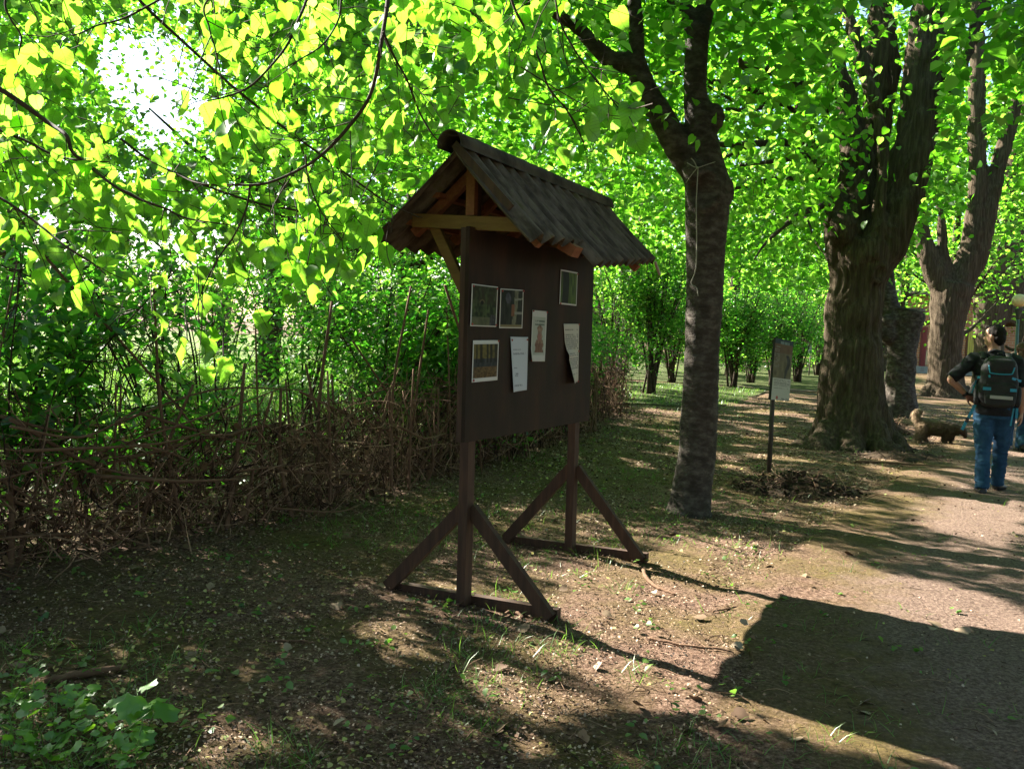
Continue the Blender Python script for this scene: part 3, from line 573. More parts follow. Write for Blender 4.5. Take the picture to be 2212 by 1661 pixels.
for x, y, d, s in [(430, 722, 2.6, .085), (400, 760, 2.6, .08), (482, 800, 2.6, .075), (440, 690, 2.6, .06), (330, 700, 2.6, .07), (470, 602, 2.6, .08), (700, 530, 3, .085), (770, 590, 3, .085), (740, 540, 3, .08), (665, 600, 3, .09), (630, 600, 3, .06), (1350, 260, 3.1, .08), (1300, 215, 3.1, .085), (640, 520, 3, .085), (600, 560, 3, .08), (370, 580, 3, .08)]:
    put_leaf(AT(x, y - 25, d), s=s, droop=1.2, tilt=.3); TWA.append(AT(x, y - 25, d)); TWB.append(AT(x + rng.normal(0, 12), y - 120, d + .1))
for k_ in range(46):
    x, y = rng.normal(705, 52), rng.normal(488, 42); d = rng.uniform(2.95, 3.7); p = AT(x, y, d); e = p + rng.normal(0, .10, 3) + [0, 0, .06]; TWA.append(e); TWB.append(p)
    for j in range(5): put_leaf(p + rng.normal(0, .05, 3), droop=.9, tilt=.5)
LP = np.array(LN_P); LR = np.array(LN_R); LS = np.array(LN_S)
k = keep_leaf(LP, sun=True); px, py, dd = PX(LP); r_ = rng.random(len(LP))
for q in BOUGH:
    for a_, b_ in zip(q[:-1], q[1:]):
        L2 = (b_[0] - a_[0]) ** 2 + (b_[1] - a_[1]) ** 2; t = np.clip(((px - a_[0]) * (b_[0] - a_[0]) + (py - a_[1]) * (b_[1] - a_[1])) / L2, 0, 1); dl = a_[3] + t * (b_[3] - a_[3])
        k &= ~((dd < dl + .02) & (np.hypot(px - a_[0] - t * (b_[0] - a_[0]), py - a_[1] - t * (b_[1] - a_[1])) < 30) & (r_ > .15))
LP, LR, LS = LP[k], LR[k], LS[k]
px, py, dd = PX(LP); vis = (px > 0) & (px < W) & (py > 0) & (py < H)
order = np.argsort(np.where(vis, -(LS / dd), 0)); big = order[:300]; rest = order[300:]
lm = fastmesh('leaf', HEART[0][None], HEART[1], HEART[2]); lm.materials.append(M['leaf_near'])
LEAFM = []
LTM = []
for vv in range(6):
    V = HEART[0].copy(); V[:, 2] += (vnoise(V * 2.5, 100 + vv) - .5) * .5 + (.22 if vv % 3 == 1 else -.1 if vv % 3 == 2 else 0) * np.abs(V[:, 0]) - (.25 if vv > 3 else 0) * np.maximum(V[:, 1] - .5, 0) ** 2 * 2; V[:, 0] *= rng.uniform(.88, 1.08); V[:, 0] += .08 * rng.normal() * V[:, 1] ** 2
    m_ = fastmesh('leaf', V[None], HEART[1], HEART[2]); m_.materials.append(M['leaf_near']); LEAFM.append(m_); LTM.append((V, HEART[1]))
finv = Matrix.Translation(-fore.location)
for c, i in enumerate(big):
    o = bpy.data.objects.new('leaf', LEAFM[c % 6]); COL.objects.link(o); o.parent = fore; o.matrix_parent_inverse = finv
    Rm = Matrix(LR[i].tolist()).to_4x4(); o.matrix_basis = Matrix.Translation(Vector(LP[i])) @ Rm @ Matrix.Scale(LS[i], 4)
for vv in range(6): kind(leaves('foliage', LP[rest[vv::6]], LS[rest[vv::6]], LR[rest[vv::6]], LTM[vv], M['leaf_near'], fore, HEART[2]), 'stuff')
kind(tubes_many('twigs', np.array(TWA), np.array(TWB), .0022, .0012, M['twig'], fore, .12), 'stuff')

# ------------------------------------------------------------------ crowns over and behind the scene
def crown_pts(c, rad, n, cl=16, sig=.32, shell=.5):
    m = max(1, n // cl); u = rng.normal(0, 1, (m, 3)); u /= np.linalg.norm(u, axis=1)[:, None]; r = rng.random(m) ** shell
    C = np.asarray(c) + u * r[:, None] * np.asarray(rad); C += (np.stack([vnoise(C * .7, 1), vnoise(C * .7, 2), vnoise(C * .7, 3)], -1) - .5) * 1.2
    return np.repeat(C, cl, 0) + rng.normal(0, 1, (m * cl, 3)) * np.array([sig, sig, sig * .55])
ALLC = {id(linden): [], id(cherry): [], id(t3): [], id(t4): [], id(stub): []}
# canopy over the ground, one leaf for each spot of shade
n = 175000
sx = rng.uniform(-8, 15, n); sy = 2.4 + 24 * rng.random(n) ** 1.7; cl = 10
sx = np.repeat(sx[::cl], cl)[:n] + rng.normal(0, .35, n); sy = np.repeat(sy[::cl], cl)[:n] + rng.normal(0, .35, n)
hh = np.repeat((3.2 + rng.random(n) * np.where(sy < 8, 3.6, 8))[::cl], cl)[:n] + rng.normal(0, .25, n)
CP = np.stack([sx + HOR[0] * hh, sy + HOR[1] * hh, hh], 1)
CP = CP[keep_leaf(CP, trunks=.01)]; px, py, dd = PX(CP)
CP = CP[(np.hypot(CP[:, 0], CP[:, 1]) > 5.0)]
x_, y_ = shadow_of(CP); CP = CP[~((x_ > -5) & (x_ < .9) & (y_ > 4.6) & (y_ < 9.5) & (rng.random(len(CP)) < .45))]
SKYBLOCK = [(-1.5, -3.5, 9), (4.5, -4, 10), (9.5, 1.5, 10), (15, 7, 11), (1.5, -10, 11), (-6.5, -2, 9), (11, -7, 11), (17, 0, 12), (20, 12, 12), (-6, -9, 11), (22, -9, 12), (25, 22, 12)]  # unseen trees added to block sky light and deepen the shade
for i, (x, y, h) in enumerate(SKYBLOCK):
    t = tree('broadleaf_tree', ['added sky-blocking tree behind the viewer', 'added sky-blocking tree behind the viewer on the path side', 'added sky-blocking tree right of the picture', 'added sky-blocking tree far right of the picture', 'farther added sky-blocking tree behind the viewer', 'added sky-blocking tree left behind the viewer', 'added sky-blocking tree right behind the viewer', 'added sky-blocking tree second to the right of the picture', 'added sky-blocking tree right of the far path', 'farther added sky-blocking tree left behind the viewer', 'farthest added sky-blocking tree right behind the viewer', 'added sky-blocking tree far along the right of the path'][i], (x, y, 0), 'unseen trees added to block sky light')
    mb = MB(); Q = spline(np.array([(x, y, -.1, .4), (x, y, 1, .3), (x + .1, y, h * .5, .22), (x, y + .2, h, .08)]), 16); mb.tube(Q[:, :3], Q[:, 3], 12)
    for b in range(6):
        a = b * 1.05; e = np.array([x + 2.6 * math.cos(a), y + 2.6 * math.sin(a), h * .72]); mb.tube(spline([Q[8, :3], (Q[8, :3] + e) / 2 + [0, 0, .3], e], 8), np.linspace(.12, .02, 8), 6)
    link('trunk', mb.mesh('trunk', True), M['bark_far'], t)
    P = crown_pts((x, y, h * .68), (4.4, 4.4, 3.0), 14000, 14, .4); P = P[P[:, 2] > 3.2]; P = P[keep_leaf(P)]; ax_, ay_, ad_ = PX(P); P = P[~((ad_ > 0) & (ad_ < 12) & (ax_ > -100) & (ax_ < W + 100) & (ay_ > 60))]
    kind(leaves('crown', P, rng.uniform(.14, .24, len(P)), orient(len(P), .5, .4), MIDLEAF, M['leaf_skyblock'], t), 'stuff')
owners = [(cherry, CB, 2.6), (linden, LB, 5.5), (stub, SB, 3), (t3, B3, 6), (t4, B4, 6)]
# trees beyond the hedge on the left and behind the shrubs
BG = [(-9, 13.5, 8), (-14, 19, 9), (-5.2, 19.5, 8), (-14.2, 26, 10), (-3, 24, 8), (-19, 31, 11), (-7, 35, 10), (0.5, 33, 9), (4.5, 38, 10), (-14, 44, 12), (-1, 46, 12), (9.5, 40, 10), (13, 50, 12), (20, 48, 12), (25, 62, 13), (17, 36, 9), (-25, 24, 11), (-17, 11, 7), (7, 60, 13), (-26, 46, 13), (33, 60, 13)]
BGL = ['broad tree rising left of the meadow, nearest beyond the brush hedge', 'tree at the left edge far over the meadow', 'leafy tree beyond the hedge below the bright sky gap', 'tall tree behind the meadow at far left', 'tree behind the left end of the notice board roof', 'hazy tree at the far left of the meadow', 'distant tree over the middle of the meadow', 'tree filling the gap just right of the board roof', 'tree seen between the board roof and the banded trunk', 'farthest tall tree on the left', 'distant tall tree straight behind the board roof', 'bright tree seen just right of the banded trunk', 'bright tree left of the massive trunk over the shrubs', 'tree showing between the massive trunk and the sawn trunk', 'far tree above the brick building', 'tree whose low boughs hang before the brick building', 'tree beyond the left picture edge', 'tree outside the left edge beyond the meadow', 'far tree behind the shrub row', 'far left tree closing the meadow', 'far tree above the right end of the brick building']
bgt = []
for (x, y, h), lab in zip(BG, BGL):
    t = tree('broadleaf_tree', lab, (x, y, 0), 'trees closing the background'); bgt.append(t)
    mb = MB(); r0 = .16 + .012 * h; lean = rng.normal(0, .06, 2)
    Q = spline(np.array([(x, y, -.1, r0 * 1.4), (x, y, .5, r0), (x + lean[0] * h * .5, y + lean[1] * h * .5, h * .5, r0 * .7), (x + lean[0] * h, y + lean[1] * h, h * .92, r0 * .25)]), 22); mb.tube(Q[:, :3], Q[:, 3], 10)
    for b in range(7):
        i = rng.integers(8, 20); a = rng.uniform(0, 6.28); l = rng.uniform(.22, .42) * h
        e = Q[i, :3] + l * np.array([math.cos(a), math.sin(a), rng.uniform(.2, .7)]); mid = (Q[i, :3] + e) / 2 + [0, 0, -.1 * l]
        mb.tube(spline([Q[i, :3], mid, e], 8), np.linspace(Q[i, 3] * .55, .02, 8), 6)
    link('trunk', mb.mesh('trunk', True), M['bark_far'], t)
    P = crown_pts((x, y, h * .62), (h * .40, h * .40, h * .42), 5600 if y < 40 else 5000, 14, .38)
    low = P[:, 2] > (.9 if y > 25 else 1.6); P = P[low]
    P = P[keep_leaf(P, trunks=.5)]
    sxx, syy = shadow_of(P); P = P[~((sxx > -6) & (sxx < 6) & (syy < 5.5) & (rng.random(len(P)) < .93))]
    s = rng.uniform(.09, .15, len(P)) * (1 if y < 24 else 1.35 if y < 42 else 1.8)
    kind(leaves('crown', P, s, orient(len(P), .6, .4), QUADLEAF if y > 24 else MIDLEAF, M['leaf_far'] if y > 24 else M['leaf_mid'], t), 'stuff')
allt = owners + [(t, np.array([b[0], b[1], 0]), b[2] * .55) for t, b in zip(bgt, BG)] + [(fore, FB, 2.4)]
D2 = np.stack([np.hypot(CP[:, 0] - b[0], CP[:, 1] - b[1]) / r for t, b, r in allt], 1); own = D2.argmin(1)
# crowns of the trees with trunks in view
own_extra = {0: (AT(1420, -160, CD + .2), (2.2, 2.0, 1.3), 4000), 1: (AT(1850, 20, LD + 1.0), (4.6, 3.2, 2.6), 9000), 2: (AT(1880, 350, SD), (3.0, 2.5, 2.4), 7000), 3: (AT(2080, 250, DEP(B3)), (6.5, 4, 4.5), 9000), 4: (AT(2210, 300, DEP(B4)), (7, 5, 6), 8000)}
for i, (t, b, r) in enumerate(allt):
    P = CP[own == i]
    if i in own_extra:
        c, rad, nn = own_extra[i]; E_ = crown_pts(c, rad, nn, 14, .3); E_ = E_[keep_leaf(E_, trunks=.01)]; P = np.vstack([P, E_])
    if len(P) < 3: continue
    px, py, dd = PX(P); s = rng.uniform(.075, .115, len(P)) * np.clip(dd / 14, 1, 2.2)
    kind(leaves('canopy', P, s, orient(len(P), .6, .45), MIDLEAF, M['leaf_mid'], t), 'stuff')
# leafy sprays hanging in front of the great linden's stems and along the cherry's boughs
def sprays(parent, lst, per, size, dep, spread, mat_='leaf_mid'):
    P = []; A = []; B = []
    for x, y, d in lst:
        c = AT(x, y, dep + d); A.append(c + rng.normal(0, .1, 3) + [0, 0, spread * .6]); B.append(c)
        P.append(c + rng.normal(0, 1, (per, 3)) * np.array([spread, spread, spread * .5]))
    P = np.vstack(P); kind(leaves('hanging_leaves', P, rng.uniform(.8, 1.2, len(P)) * size, orient(len(P), .45, .7), HEART, M[mat_ + ''], parent, HEART[2]), 'stuff')
    kind(tubes_many('hanging_twigs', np.array(A), np.array(B), .006, .003, M['twig'], parent, .1), 'stuff')
sprays(linden, [(1830, 270, -1.6), (1810, 300, -1.6), (1850, 230, -1.7), (1880, 330, -1.5), (1900, 230, -1.6), (1925, 205, -1.6), (1860, 345, -1.5), (1840, 300, -1.6), (1790, 350, -1.5), (1815, 375, -1.5), (1800, 395, -1.5), (1940, 15, -2.5), (1960, 40, -2.5), (1990, 10, -2.5), (1910, 30, -2.5), (1900, 55, -2.5), (1980, 55, -2.5), (2030, 20, -2.4), (1930, 55, -2.5), (1860, 190, -1.6), (2140, 60, -2), (2170, 90, -2), (2120, 90, -2), (2190, 50, -2), (2100, 50, -2.2)], 6, .085, LD, .22, 'leaf_near')
sprays(linden, [(x, y, rng.uniform(-3, -.5)) for x, y in zip(rng.uniform(1590, 1790, 60), rng.uniform(20, 480, 60))], 18, .10, LD, .35, 'leaf_near')
sprays(cherry, [(x, y, rng.uniform(-.4, 1.5)) for x, y in zip(rng.uniform(1230, 1480, 26), rng.uniform(-40, 330, 26))], 9, .085, CD, .22, 'leaf_near')
far = []
for k in range(9000):
    a = rng.uniform(-.62, .75); d = rng.uniform(68, 110); far.append((d * math.tan(a), d, abs(rng.normal(0, 6.5)) + rng.uniform(0, 4)))
far = np.array(far); far = np.repeat(far, 8, 0) + rng.normal(0, 1, (len(far) * 8, 3)) * [1.1, 1.1, .7]; far = far[far[:, 2] > 0]
far = far[keep_leaf(far, trunks=.8, kiosk=False)]
far = far[~((far[:, 0] > 26) & (far[:, 1] < 76) & (far[:, 2] < 7))]
o = kind(leaves('far_wood', far, rng.uniform(.5, .9, len(far)), orient(len(far), .8, .3), QUADLEAF, M['leaf_far']), 'stuff')

# ================================================================== BRICK BUILDING
BY = 62.0
def bx(px): return float(AT(px, 760, BY)[0] + 0)
def bz(px, py): return float(AT(px, py, BY)[2])
brick_m, t_, o_ = newmat('brick wall'); b_ = N(t_, 'ShaderNodeBsdfPrincipled', Roughness=.9); tc_ = t_.nodes.new('ShaderNodeTexCoord')
mp_ = N(t_, 'ShaderNodeMapping', Rotation=(math.pi / 2, 0, 0)); t_.links.new(tc_.outputs['Object'], mp_.inputs[0])
bt_ = N(t_, 'ShaderNodeTexBrick', Scale=1.0, Mortar_Size=.018, Brick_Width=.5, Row_Height=.16); bt_.inputs['Color1'].default_value = (.42, .17, .08, 1); bt_.inputs['Color2'].default_value = (.30, .11, .055, 1); bt_.inputs['Mortar'].default_value = (.36, .27, .2, 1)
t_.links.new(mp_.outputs[0], bt_.inputs['Vector']); t_.links.new(bt_.outputs[0], b_.inputs['Base Color']); t_.links.new(b_.outputs[0], o_.inputs[0])
bb = np.array([bx(2050), BY, 0]); house = thing('brick_building', 'low orange brick building with coloured doors far behind the trees', 'building', bb)
x0, x1 = bx(1886), bx(2420); gz = 0.0
link('wall', MB().box(((x0 + x1) / 2, BY + 4.05, 2.6), (x1 - x0, 8, 5.2)).mesh('wall'), brick_m, house)
link('roof', MB().box(((x0 + x1) / 2, BY + 3.8, 5.32), (x1 - x0 + 1, 9.4, .24)).mesh('roof'), plain('roof edge', (.16, .12, .10)), house)
link('plinth', MB().box(((x0 + x1) / 2, BY + .0, .22), (x1 - x0, .16, .5)).mesh('plinth'), plain('grey plinth', (.30, .29, .28), .9), house)
def door(name, px0, px1, pyt, col, frame, n, zb=.06, label=None):
    a, b = bx(px0), bx(px1); zt = bz((px0 + px1) / 2, pyt); d = link(name, MB().box(((a + b) / 2, BY - .0, (zt + zb) / 2), (b - a, .08, zt - zb)).mesh(name), frame, house)
    if label: d['label'] = label
    w = (b - a - .16) / n
    pm = None
    for i in range(n):
        if pm is None: pm = MB().box((0, 0, 0), (w - .03, .06, zt - zb - .1)).mesh('plank')
        o = link('plank', pm, col, d); o.location = (a + .08 + w * (i + .5), BY - .05, (zt + zb) / 2)
door('door', 2084, 2116, 714, plain('yellow door paint', (.62, .50, .10), .6), plain('brown door frame', (.16, .06, .03), .6), 6, label='yellow plank door in a brown frame')
door('door', 1986, 1999, 706, plain('red door paint', (.26, .035, .035), .6), plain('red door frame', (.18, .03, .03), .6), 3, label='dark red door')
w = link('window', MB().box((bx(2005), BY - .0, bz(2005, 773)), (bx(2012) - bx(1999), .1, .95)).mesh('window'), plain('cream window frame', (.55, .42, .25), .6), house)
link('pane', MB().box((bx(2006), BY - .04, bz(2005, 773)), (bx(2010) - bx(2003), .06, .7)).mesh('pane'), plain('dark glass', (.03, .035, .05), .1, .6), w)
w = link('window', MB().box((bx(2230), BY - .0, bz(2205, 691)), (bx(2275) - bx(2194), .1, .42)).mesh('window'), plain('white strip window', (.75, .76, .76), .3), house)
for i in range(4): link('mullion', MB().box((bx(2198 + i * 16), BY - .05, bz(2205, 691)), (.06, .06, .42)).mesh('mullion'), plain('grey mullion', (.3, .3, .3)), w)
o = link('painted_panel', MB().box(((bx(1893) + bx(1922)) / 2, BY - .0, bz(1908, 774)), (bx(1922) - bx(1893), .09, 1.0)).mesh('painted_panel'), surf('blue graffiti paint', [(.35, (.05, .09, .30)), (.55, (.10, .16, .45)), (.7, (.30, .33, .48))], (2, 2, 5), 4, .7, .1), house); o['label'] = 'blue painted stretch of lower wall'
o = link('window', MB().box((bx(1915), BY - .0, bz(1915, 752)), (.62, .1, .5)).mesh('window'), plain('dark window', (.03, .04, .07), .2), house)

# ================================================================== STREET LAMP
lb = G(2189, 868); lamp = thing('street_lamp', 'globe park lamp on a thin green post behind the walking person', 'lamp', (lb[0], lb[1], 0)); ld = DEP(lb)
gc = AT(2195, 650, ld); top = AT(2194, 669, ld); b = MB()
b.tube([(lb[0], lb[1], -.1), (lb[0], lb[1], .3), (gc[0], lb[1], top[2] - .25)], [.075, .06, .045], 14); link('post', b.mesh('post', True), plain('green lamp paint', (.06, .11, .06), .45), lamp)
b = MB(); b.tube([(gc[0], lb[1], top[2] - .32), (gc[0], lb[1], top[2] - .2), (gc[0], lb[1], top[2] - .02), (gc[0], lb[1], top[2] + .02)], [.047, .06, .13, .15], 16); link('collar', b.mesh('collar', True), plain('dark collar', (.035, .05, .035), .5), lamp)
b = MB(); b.ball((gc[0], lb[1], gc[2]), (.225, .225, .21), 24, 16); link('globe', b.mesh('globe', True), plain('yellowed globe', (.72, .58, .26), .35), lamp)

# ================================================================== NOTICE BOARD
KO = np.array([-.2027, 4.8841, 0]); KY, KL = .4561, -.0235
kiosk = thing('notice_board', 'dark wooden notice board under a corrugated gable roof on two braced posts', 'notice board', KO)
KU = np.array([math.sin(KY), math.cos(KY), 0]); KV0 = np.array([math.cos(KY), -math.sin(KY), 0])
KV = KV0 * math.cos(KL) - np.array([0, 0, math.sin(KL)]); KW = KV0 * math.sin(KL) + np.array([0, 0, math.cos(KL)])
KM = np.stack([KV, KU, KW], 1)                     # local x across the board, y along it, z up
kiosk.rotation_euler = Matrix(KM.tolist()).to_euler()
def kp(name, mb, m, parent=None, smooth=False): return link(name, mb.mesh(name, smooth), m, parent or kiosk, True)
def klocal(px, py, v):
    """where the line of sight meets the board's plane, in the board's own coordinates"""
    d = ray(px, py); s = (v - (CAMP - KO) @ KV) / (d @ KV); q = CAMP + d * s - KO
    return np.array([q @ KV, q @ KU, q @ KW])
U1 = 1.4855
for u in (0, U1):
    kp('post', MB().box((.0, u, 1.22), (.052, .075, 2.40)), M['frame_wood'])
    s = .0 if u == 0 else .05
    kp('base_bar', MB().beam((-.54, u + .066, .03), (.53, u + .066, .03), .05, .06, (0, 1, 0)), M['frame_wood'])
    kp('brace', MB().beam((-.50, u + .02, .04), (-.02, u + .02, .54 + s), .042, .068, (0, 1, 0)), M['frame_wood'])
    kp('brace', MB().beam((.50, u + .02, .02), (.02, u + .02, .54 + s), .042, .068, (0, 1, 0)), M['frame_wood'])
    kp('tie_beam', MB().beam((-.33, u - .06, 2.075), (.32, u - .06, 2.03), .04, .07, (0, 1, 0)), M['yellow_lit_wood'])
    kp('king_post', MB().box((.02, u - .058, 2.245), (.05, .036, .31)), M['orange_lit_wood'])
    kp('side_brace', MB().beam((-.235, u - .02, 2.07), (-.03, u - .02, 1.70), .036, .055, (0, 1, 0)), M['yellow_lit_wood'])
kp('board_panel', MB().box((.046, U1 / 2, (.909 + 2.024) / 2), (.022, U1 + .276, 1.115)), M['plywood'])
kp('board_edge', MB().box((.02, -.125, 1.465), (.03, .024, 1.11)), M['frame_wood'])
kp('cross_rail', MB().beam((.02, -.1, 2.0), (.02, U1 + .1, 2.0), .03, .05, (1, 0, 0)), M['frame_wood'])
# roof: slopes run from the ridge (z 2.41) down both sides
RZ = 2.40
def slope(v, side, z0=RZ):
    return z0 - abs(v) * (1.06 if side > 0 else .86)
for u in (.03, .46, 1.02, 1.58):
    for side in (1, -1):
        e = .38 if side > 0 else -.38
        kp('rafter', MB().beam((.0, u, RZ - .055), (e, u, slope(e, side) - .055), .045, .05, (0, 1, 0)), M['orange_lit_wood'])
for v in (-.36, -.2, .2, .34): kp('purlin', MB().beam((v, -.06, slope(v, 1 if v > 0 else -1) - .022), (v, 1.86, slope(v, 1 if v > 0 else -1) - .022), .05, .026, (1, 0, 0)), M['orange_lit_wood'])
def corr(u0, u1, va0, va1, side, lift, tilt=0, wl=.15, amp=.030, jag=.002):
    """corrugated sheet: rows from ridge to eave, thickness included"""
    nu = int((u1 - u0) / .0125); nv = 18; top_, V = [], []
    for layer in (0, 1):
        for i in range(nu + 1):
            u = u0 + (u1 - u0) * i / nu; ph = amp * math.sin(2 * math.pi * u / wl)
            ve = va0 + (va1 - va0) * i / nu + jag * (vnoise(np.array([[u * 17, side, 3]]), 7)[0] - .5) * 2
            for j in range(nv + 1):
                t = j / nv; v = ve * t; sag = -.010 * math.sin(math.pi * t)
                V.append((v * side + side * ph * .7, u + tilt * t, slope(v, side) + lift + ph * .7 + sag - layer * .007))
    w = nv + 1; K_ = (nu + 1) * w; Fc = []
    for i in range(nu):
        for j in range(nv):
            a = i * w + j; q = (a, a + 1, a + w + 1, a + w); Fc.append(q if side < 0 else q[::-1]); q = tuple(x + K_ for x in q); Fc.append(q[::-1] if side < 0 else q)
        for j in (0, nv): a = i * w + j; Fc.append((a, a + w, a + w + K_, a + K_))
    for i in (0, nu):
        for j in range(nv): a = i * w + j; Fc.append((a, a + 1, a + 1 + K_, a + K_))
    mb = MB(); mb.add(V, Fc); return mb
kp('roof_sheet', corr(-.21, .52, .445, .41, 1, .026), M['roofing'], smooth=True)
kp('roof_sheet', corr(.43, 1.93, .53, .385, 1, .040, .03), M['roofing'], smooth=True)
kp('roof_sheet', corr(-.21, .80, .555, .53, -1, .026), M['roofing'], smooth=True)
kp('roof_sheet', corr(.72, 1.93, .53, .55, -1, .040), M['roofing'], smooth=True)
cap = MB(); nn = 24; aa = np.linspace(-.25, math.pi + .25, 15); V = []
for lay in (0, 1):
    for i in range(nn + 1):
        u = -.27 + 2.2 * i / nn; r = .072 - lay * .007
        for a in aa: V.append((r * math.cos(a), u, RZ + .020 + r * math.sin(a)))
w = len(aa); K_ = (nn + 1) * w; Fc = []
for i in range(nn):
    for j in range(w - 1): a = i * w + j; Fc += [(a, a + w, a + w + 1, a + 1), (a + K_, a + 1 + K_, a + w + 1 + K_, a + w + K_)]
    for j in (0, w - 1): a = i * w + j; Fc.append((a, a + w, a + w + K_, a + K_))
for i in (0, nn):
    for j in range(w - 1): a = i * w + j; Fc.append((a, a + 1, a + 1 + K_, a + K_))
cap.add(V, Fc); kp('ridge_cap', cap, surf('ridge sheet', [(.3, (.03, .025, .018)), (.55, (.085, .068, .05)), (.8, (.13, .11, .07))], (7, 7, 7), 6, .9, .4, None, .12, dist=.004), smooth=True)
kp('barge_strip', MB().beam((.0, -.215, RZ + .03), (.33, -.215, slope(.33, 1) + .045), .014, .04, (0, 1, 0)), M['frame_wood'])
o = kp('loose_strip', MB().beam((.40, 1.90, 2.02), (.43, 1.93, 1.93), .035, .012, (0, 1, 0)), plain('pale strip', (.35, .22, .16)))
kp('loose_block', MB().box((.405, .36, 1.955), (.10, .10, .06), Matrix.Rotation(.5, 3, 'Y')), M['orange_lit_wood'])

# ---- sheets pinned to the board, each a thing of its own
PV = .0605
def paper(name, label, cat, corners, img, curl=None, nx=44, ny=60, pins=(), group=None, off=0.0):
    c = [klocal(993.6 + x * .18535, 567 + y * .18535, PV) for x, y in corners]     # tl, tr, br, bl
    t = thing(name, label, cat, KO + KM @ c[3], group); t.rotation_euler = kiosk.rotation_euler
    o0 = c[3]; V = []; colr = []
    for j in range(ny + 1):
        for i in range(nx + 1):
            s, r = i / nx, j / ny; p = (c[0] * (1 - s) + c[1] * s) * (1 - r) + (c[3] * (1 - s) + c[2] * s) * r
            lift = .0025 + off + (.004 * math.sin(math.pi * s) * math.sin(math.pi * r)) + (curl(s, r) if curl else 0)
            V.append(p - o0 + [lift, 0, 0]); colr.append(img(s, r))
    Fc = [(j * (nx + 1) + i, (j + 1) * (nx + 1) + i, (j + 1) * (nx + 1) + i + 1, j * (nx + 1) + i + 1) for j in range(ny) for i in range(nx)]
    me = bpy.data.meshes.new('sheet'); me.from_pydata([tuple(v) for v in V], [], Fc); a = me.color_attributes.new('print', 'FLOAT_COLOR', 'POINT')
    a.data.foreach_set('color', np.c_[np.array(colr), np.ones(len(colr))].astype(np.float32).reshape(-1)); me.polygons.foreach_set('use_smooth', [True] * len(Fc)); me.update()
    sh = link('sheet', me, M['print'], t, True); sm = sh.modifiers.new('thickness', 'SOLIDIFY'); sm.thickness = .0006; sm.offset = -1
    for s, r in pins:
        p = (c[0] * (1 - s) + c[1] * s) * (1 - r) + (c[3] * (1 - s) + c[2] * s) * r - o0
        b = MB(); b.ball(p + [.007 + off, 0, 0], (.004, .006, .006), 8, 6); link('pin', b.mesh('pin', True), M['pin'], t, True)
    return t
def nz2(s, r, k, seed): return float(vnoise(np.array([[s * k, r * k, seed * 1.7]]), seed)[0])
def lerp(a, b, t): t = min(1, max(0, t)); return tuple(x * (1 - t) + y * t for x, y in zip(a, b))
WH = (.62, .62, .60)
def frame_img(f, m=.03, mt=.03, mb_=.03):
    def g(s, r):
        if s < m or s > 1 - m or r < mt or r > 1 - mb_: return WH
        return tuple(.72 * q ** 1.12 for q in f((s - m) / (1 - 2 * m), (r - mt) / (1 - mt - mb_)))
    return g
def img1(s, r):
    c = lerp((.02, .04, .015), (.16, .22, .08), (nz2(s, r * .7, 18, 1) - .3) * 1.6 * (nz2(s, r, 5, 2) + .3))
    if r < .45: c = lerp(c, (.06, .05, .025), nz2(s * 3, r, 6, 3))
    if r > .8: c = lerp((.20, .21, .13), c, nz2(s, r, 9, 4) * .5)
    if s > .72 and r > .72 and s + r * .4 > 1.05: c = lerp((.03, .03, .04), (.2, .2, .22), nz2(s * 3, r, 20, 5) ** 2)
    d = math.hypot((s - .38) * .8, (r - .42)); c = (.012, .012, .01) if d < .055 else ((.22, .18, .09) if d < .08 and r < .42 else c)
    return c
def img2(s, r):
    c = lerp((.012, .014, .014), (.07, .08, .06), nz2(s * 2, r * .6, 9, 6) ** 2)
    if .62 < s + .12 * r < .80: c = lerp((.16, .17, .11), (.30, .30, .22), nz2(s * 2, r, 12, 7))
    if s > .62 and (abs(r - .30 + .08 * s) < .025 or abs(r - .62) < .035): c = (.34, .35, .31)
    if math.hypot((s - .32) * 1.3, r - .22) < .15: c = lerp((.05, .05, .07), (.16, .16, .20), nz2(s, r, 16, 8))
    if .46 < s < .60 and .38 < r < .70: c = lerp((.20, .08, .03), (.34, .17, .10), nz2(s, r, 12, 9))
    if r > .93: c = (.30, .26, .14)
    return c
def img3(s, r):
    if r < .42: c = lerp((.10, .09, .03), (.30, .24, .07), nz2(s, r, 14, 11))
    elif r < .68: c = lerp((.02, .025, .03), (.14, .15, .16), nz2(s * 3, r * .5, 8, 12) ** 1.5)
    else: c = lerp((.08, .05, .02), (.30, .20, .09), nz2(s, r, 26, 13))
    for x, w_ in ((.12, .03), (.3, .05), (.55, .04), (.7, .05), (.92, .06)):
        if abs(s - x) < w_ and r < .55: c = lerp(c, (.02, .018, .015), .85)
    return c
def img6(s, r):
    c = lerp((.03, .06, .015), (.20, .30, .07), nz2(s * 5, r * .6, 6, 14))
    if .12 < s < .5: c = lerp((.012, .014, .01), (.03, .04, .03), nz2(s, r, 7, 15))
    return c
def text_lines(lines, base, ink, x0=.1, x1=.9):
    def g(s, r):
        for a, b, n_, xx in lines:
            if a < r < b:
                k = (r - a) / (b - a) * n_
                if k % 1 < .42 and x0 < s < xx and nz2(s, int(k), 22, 16) > .28: return ink
        return base
    return g
t4f = text_lines([(.22, .26, 1, .55), (.27, .36, 4, .85), (.40, .44, 2, .85), (.47, .49, 1, .8), (.56, .58, 1, .3), (.88, .91, 2, .7)], (.52, .56, .62), (.25, .27, .3))
def img4(s, r):
    if .18 < s < .38 and .66 < r < .73 and nz2(s, r, 60, 17) > .35: return (.22, .23, .26)
    return t4f(s, r)
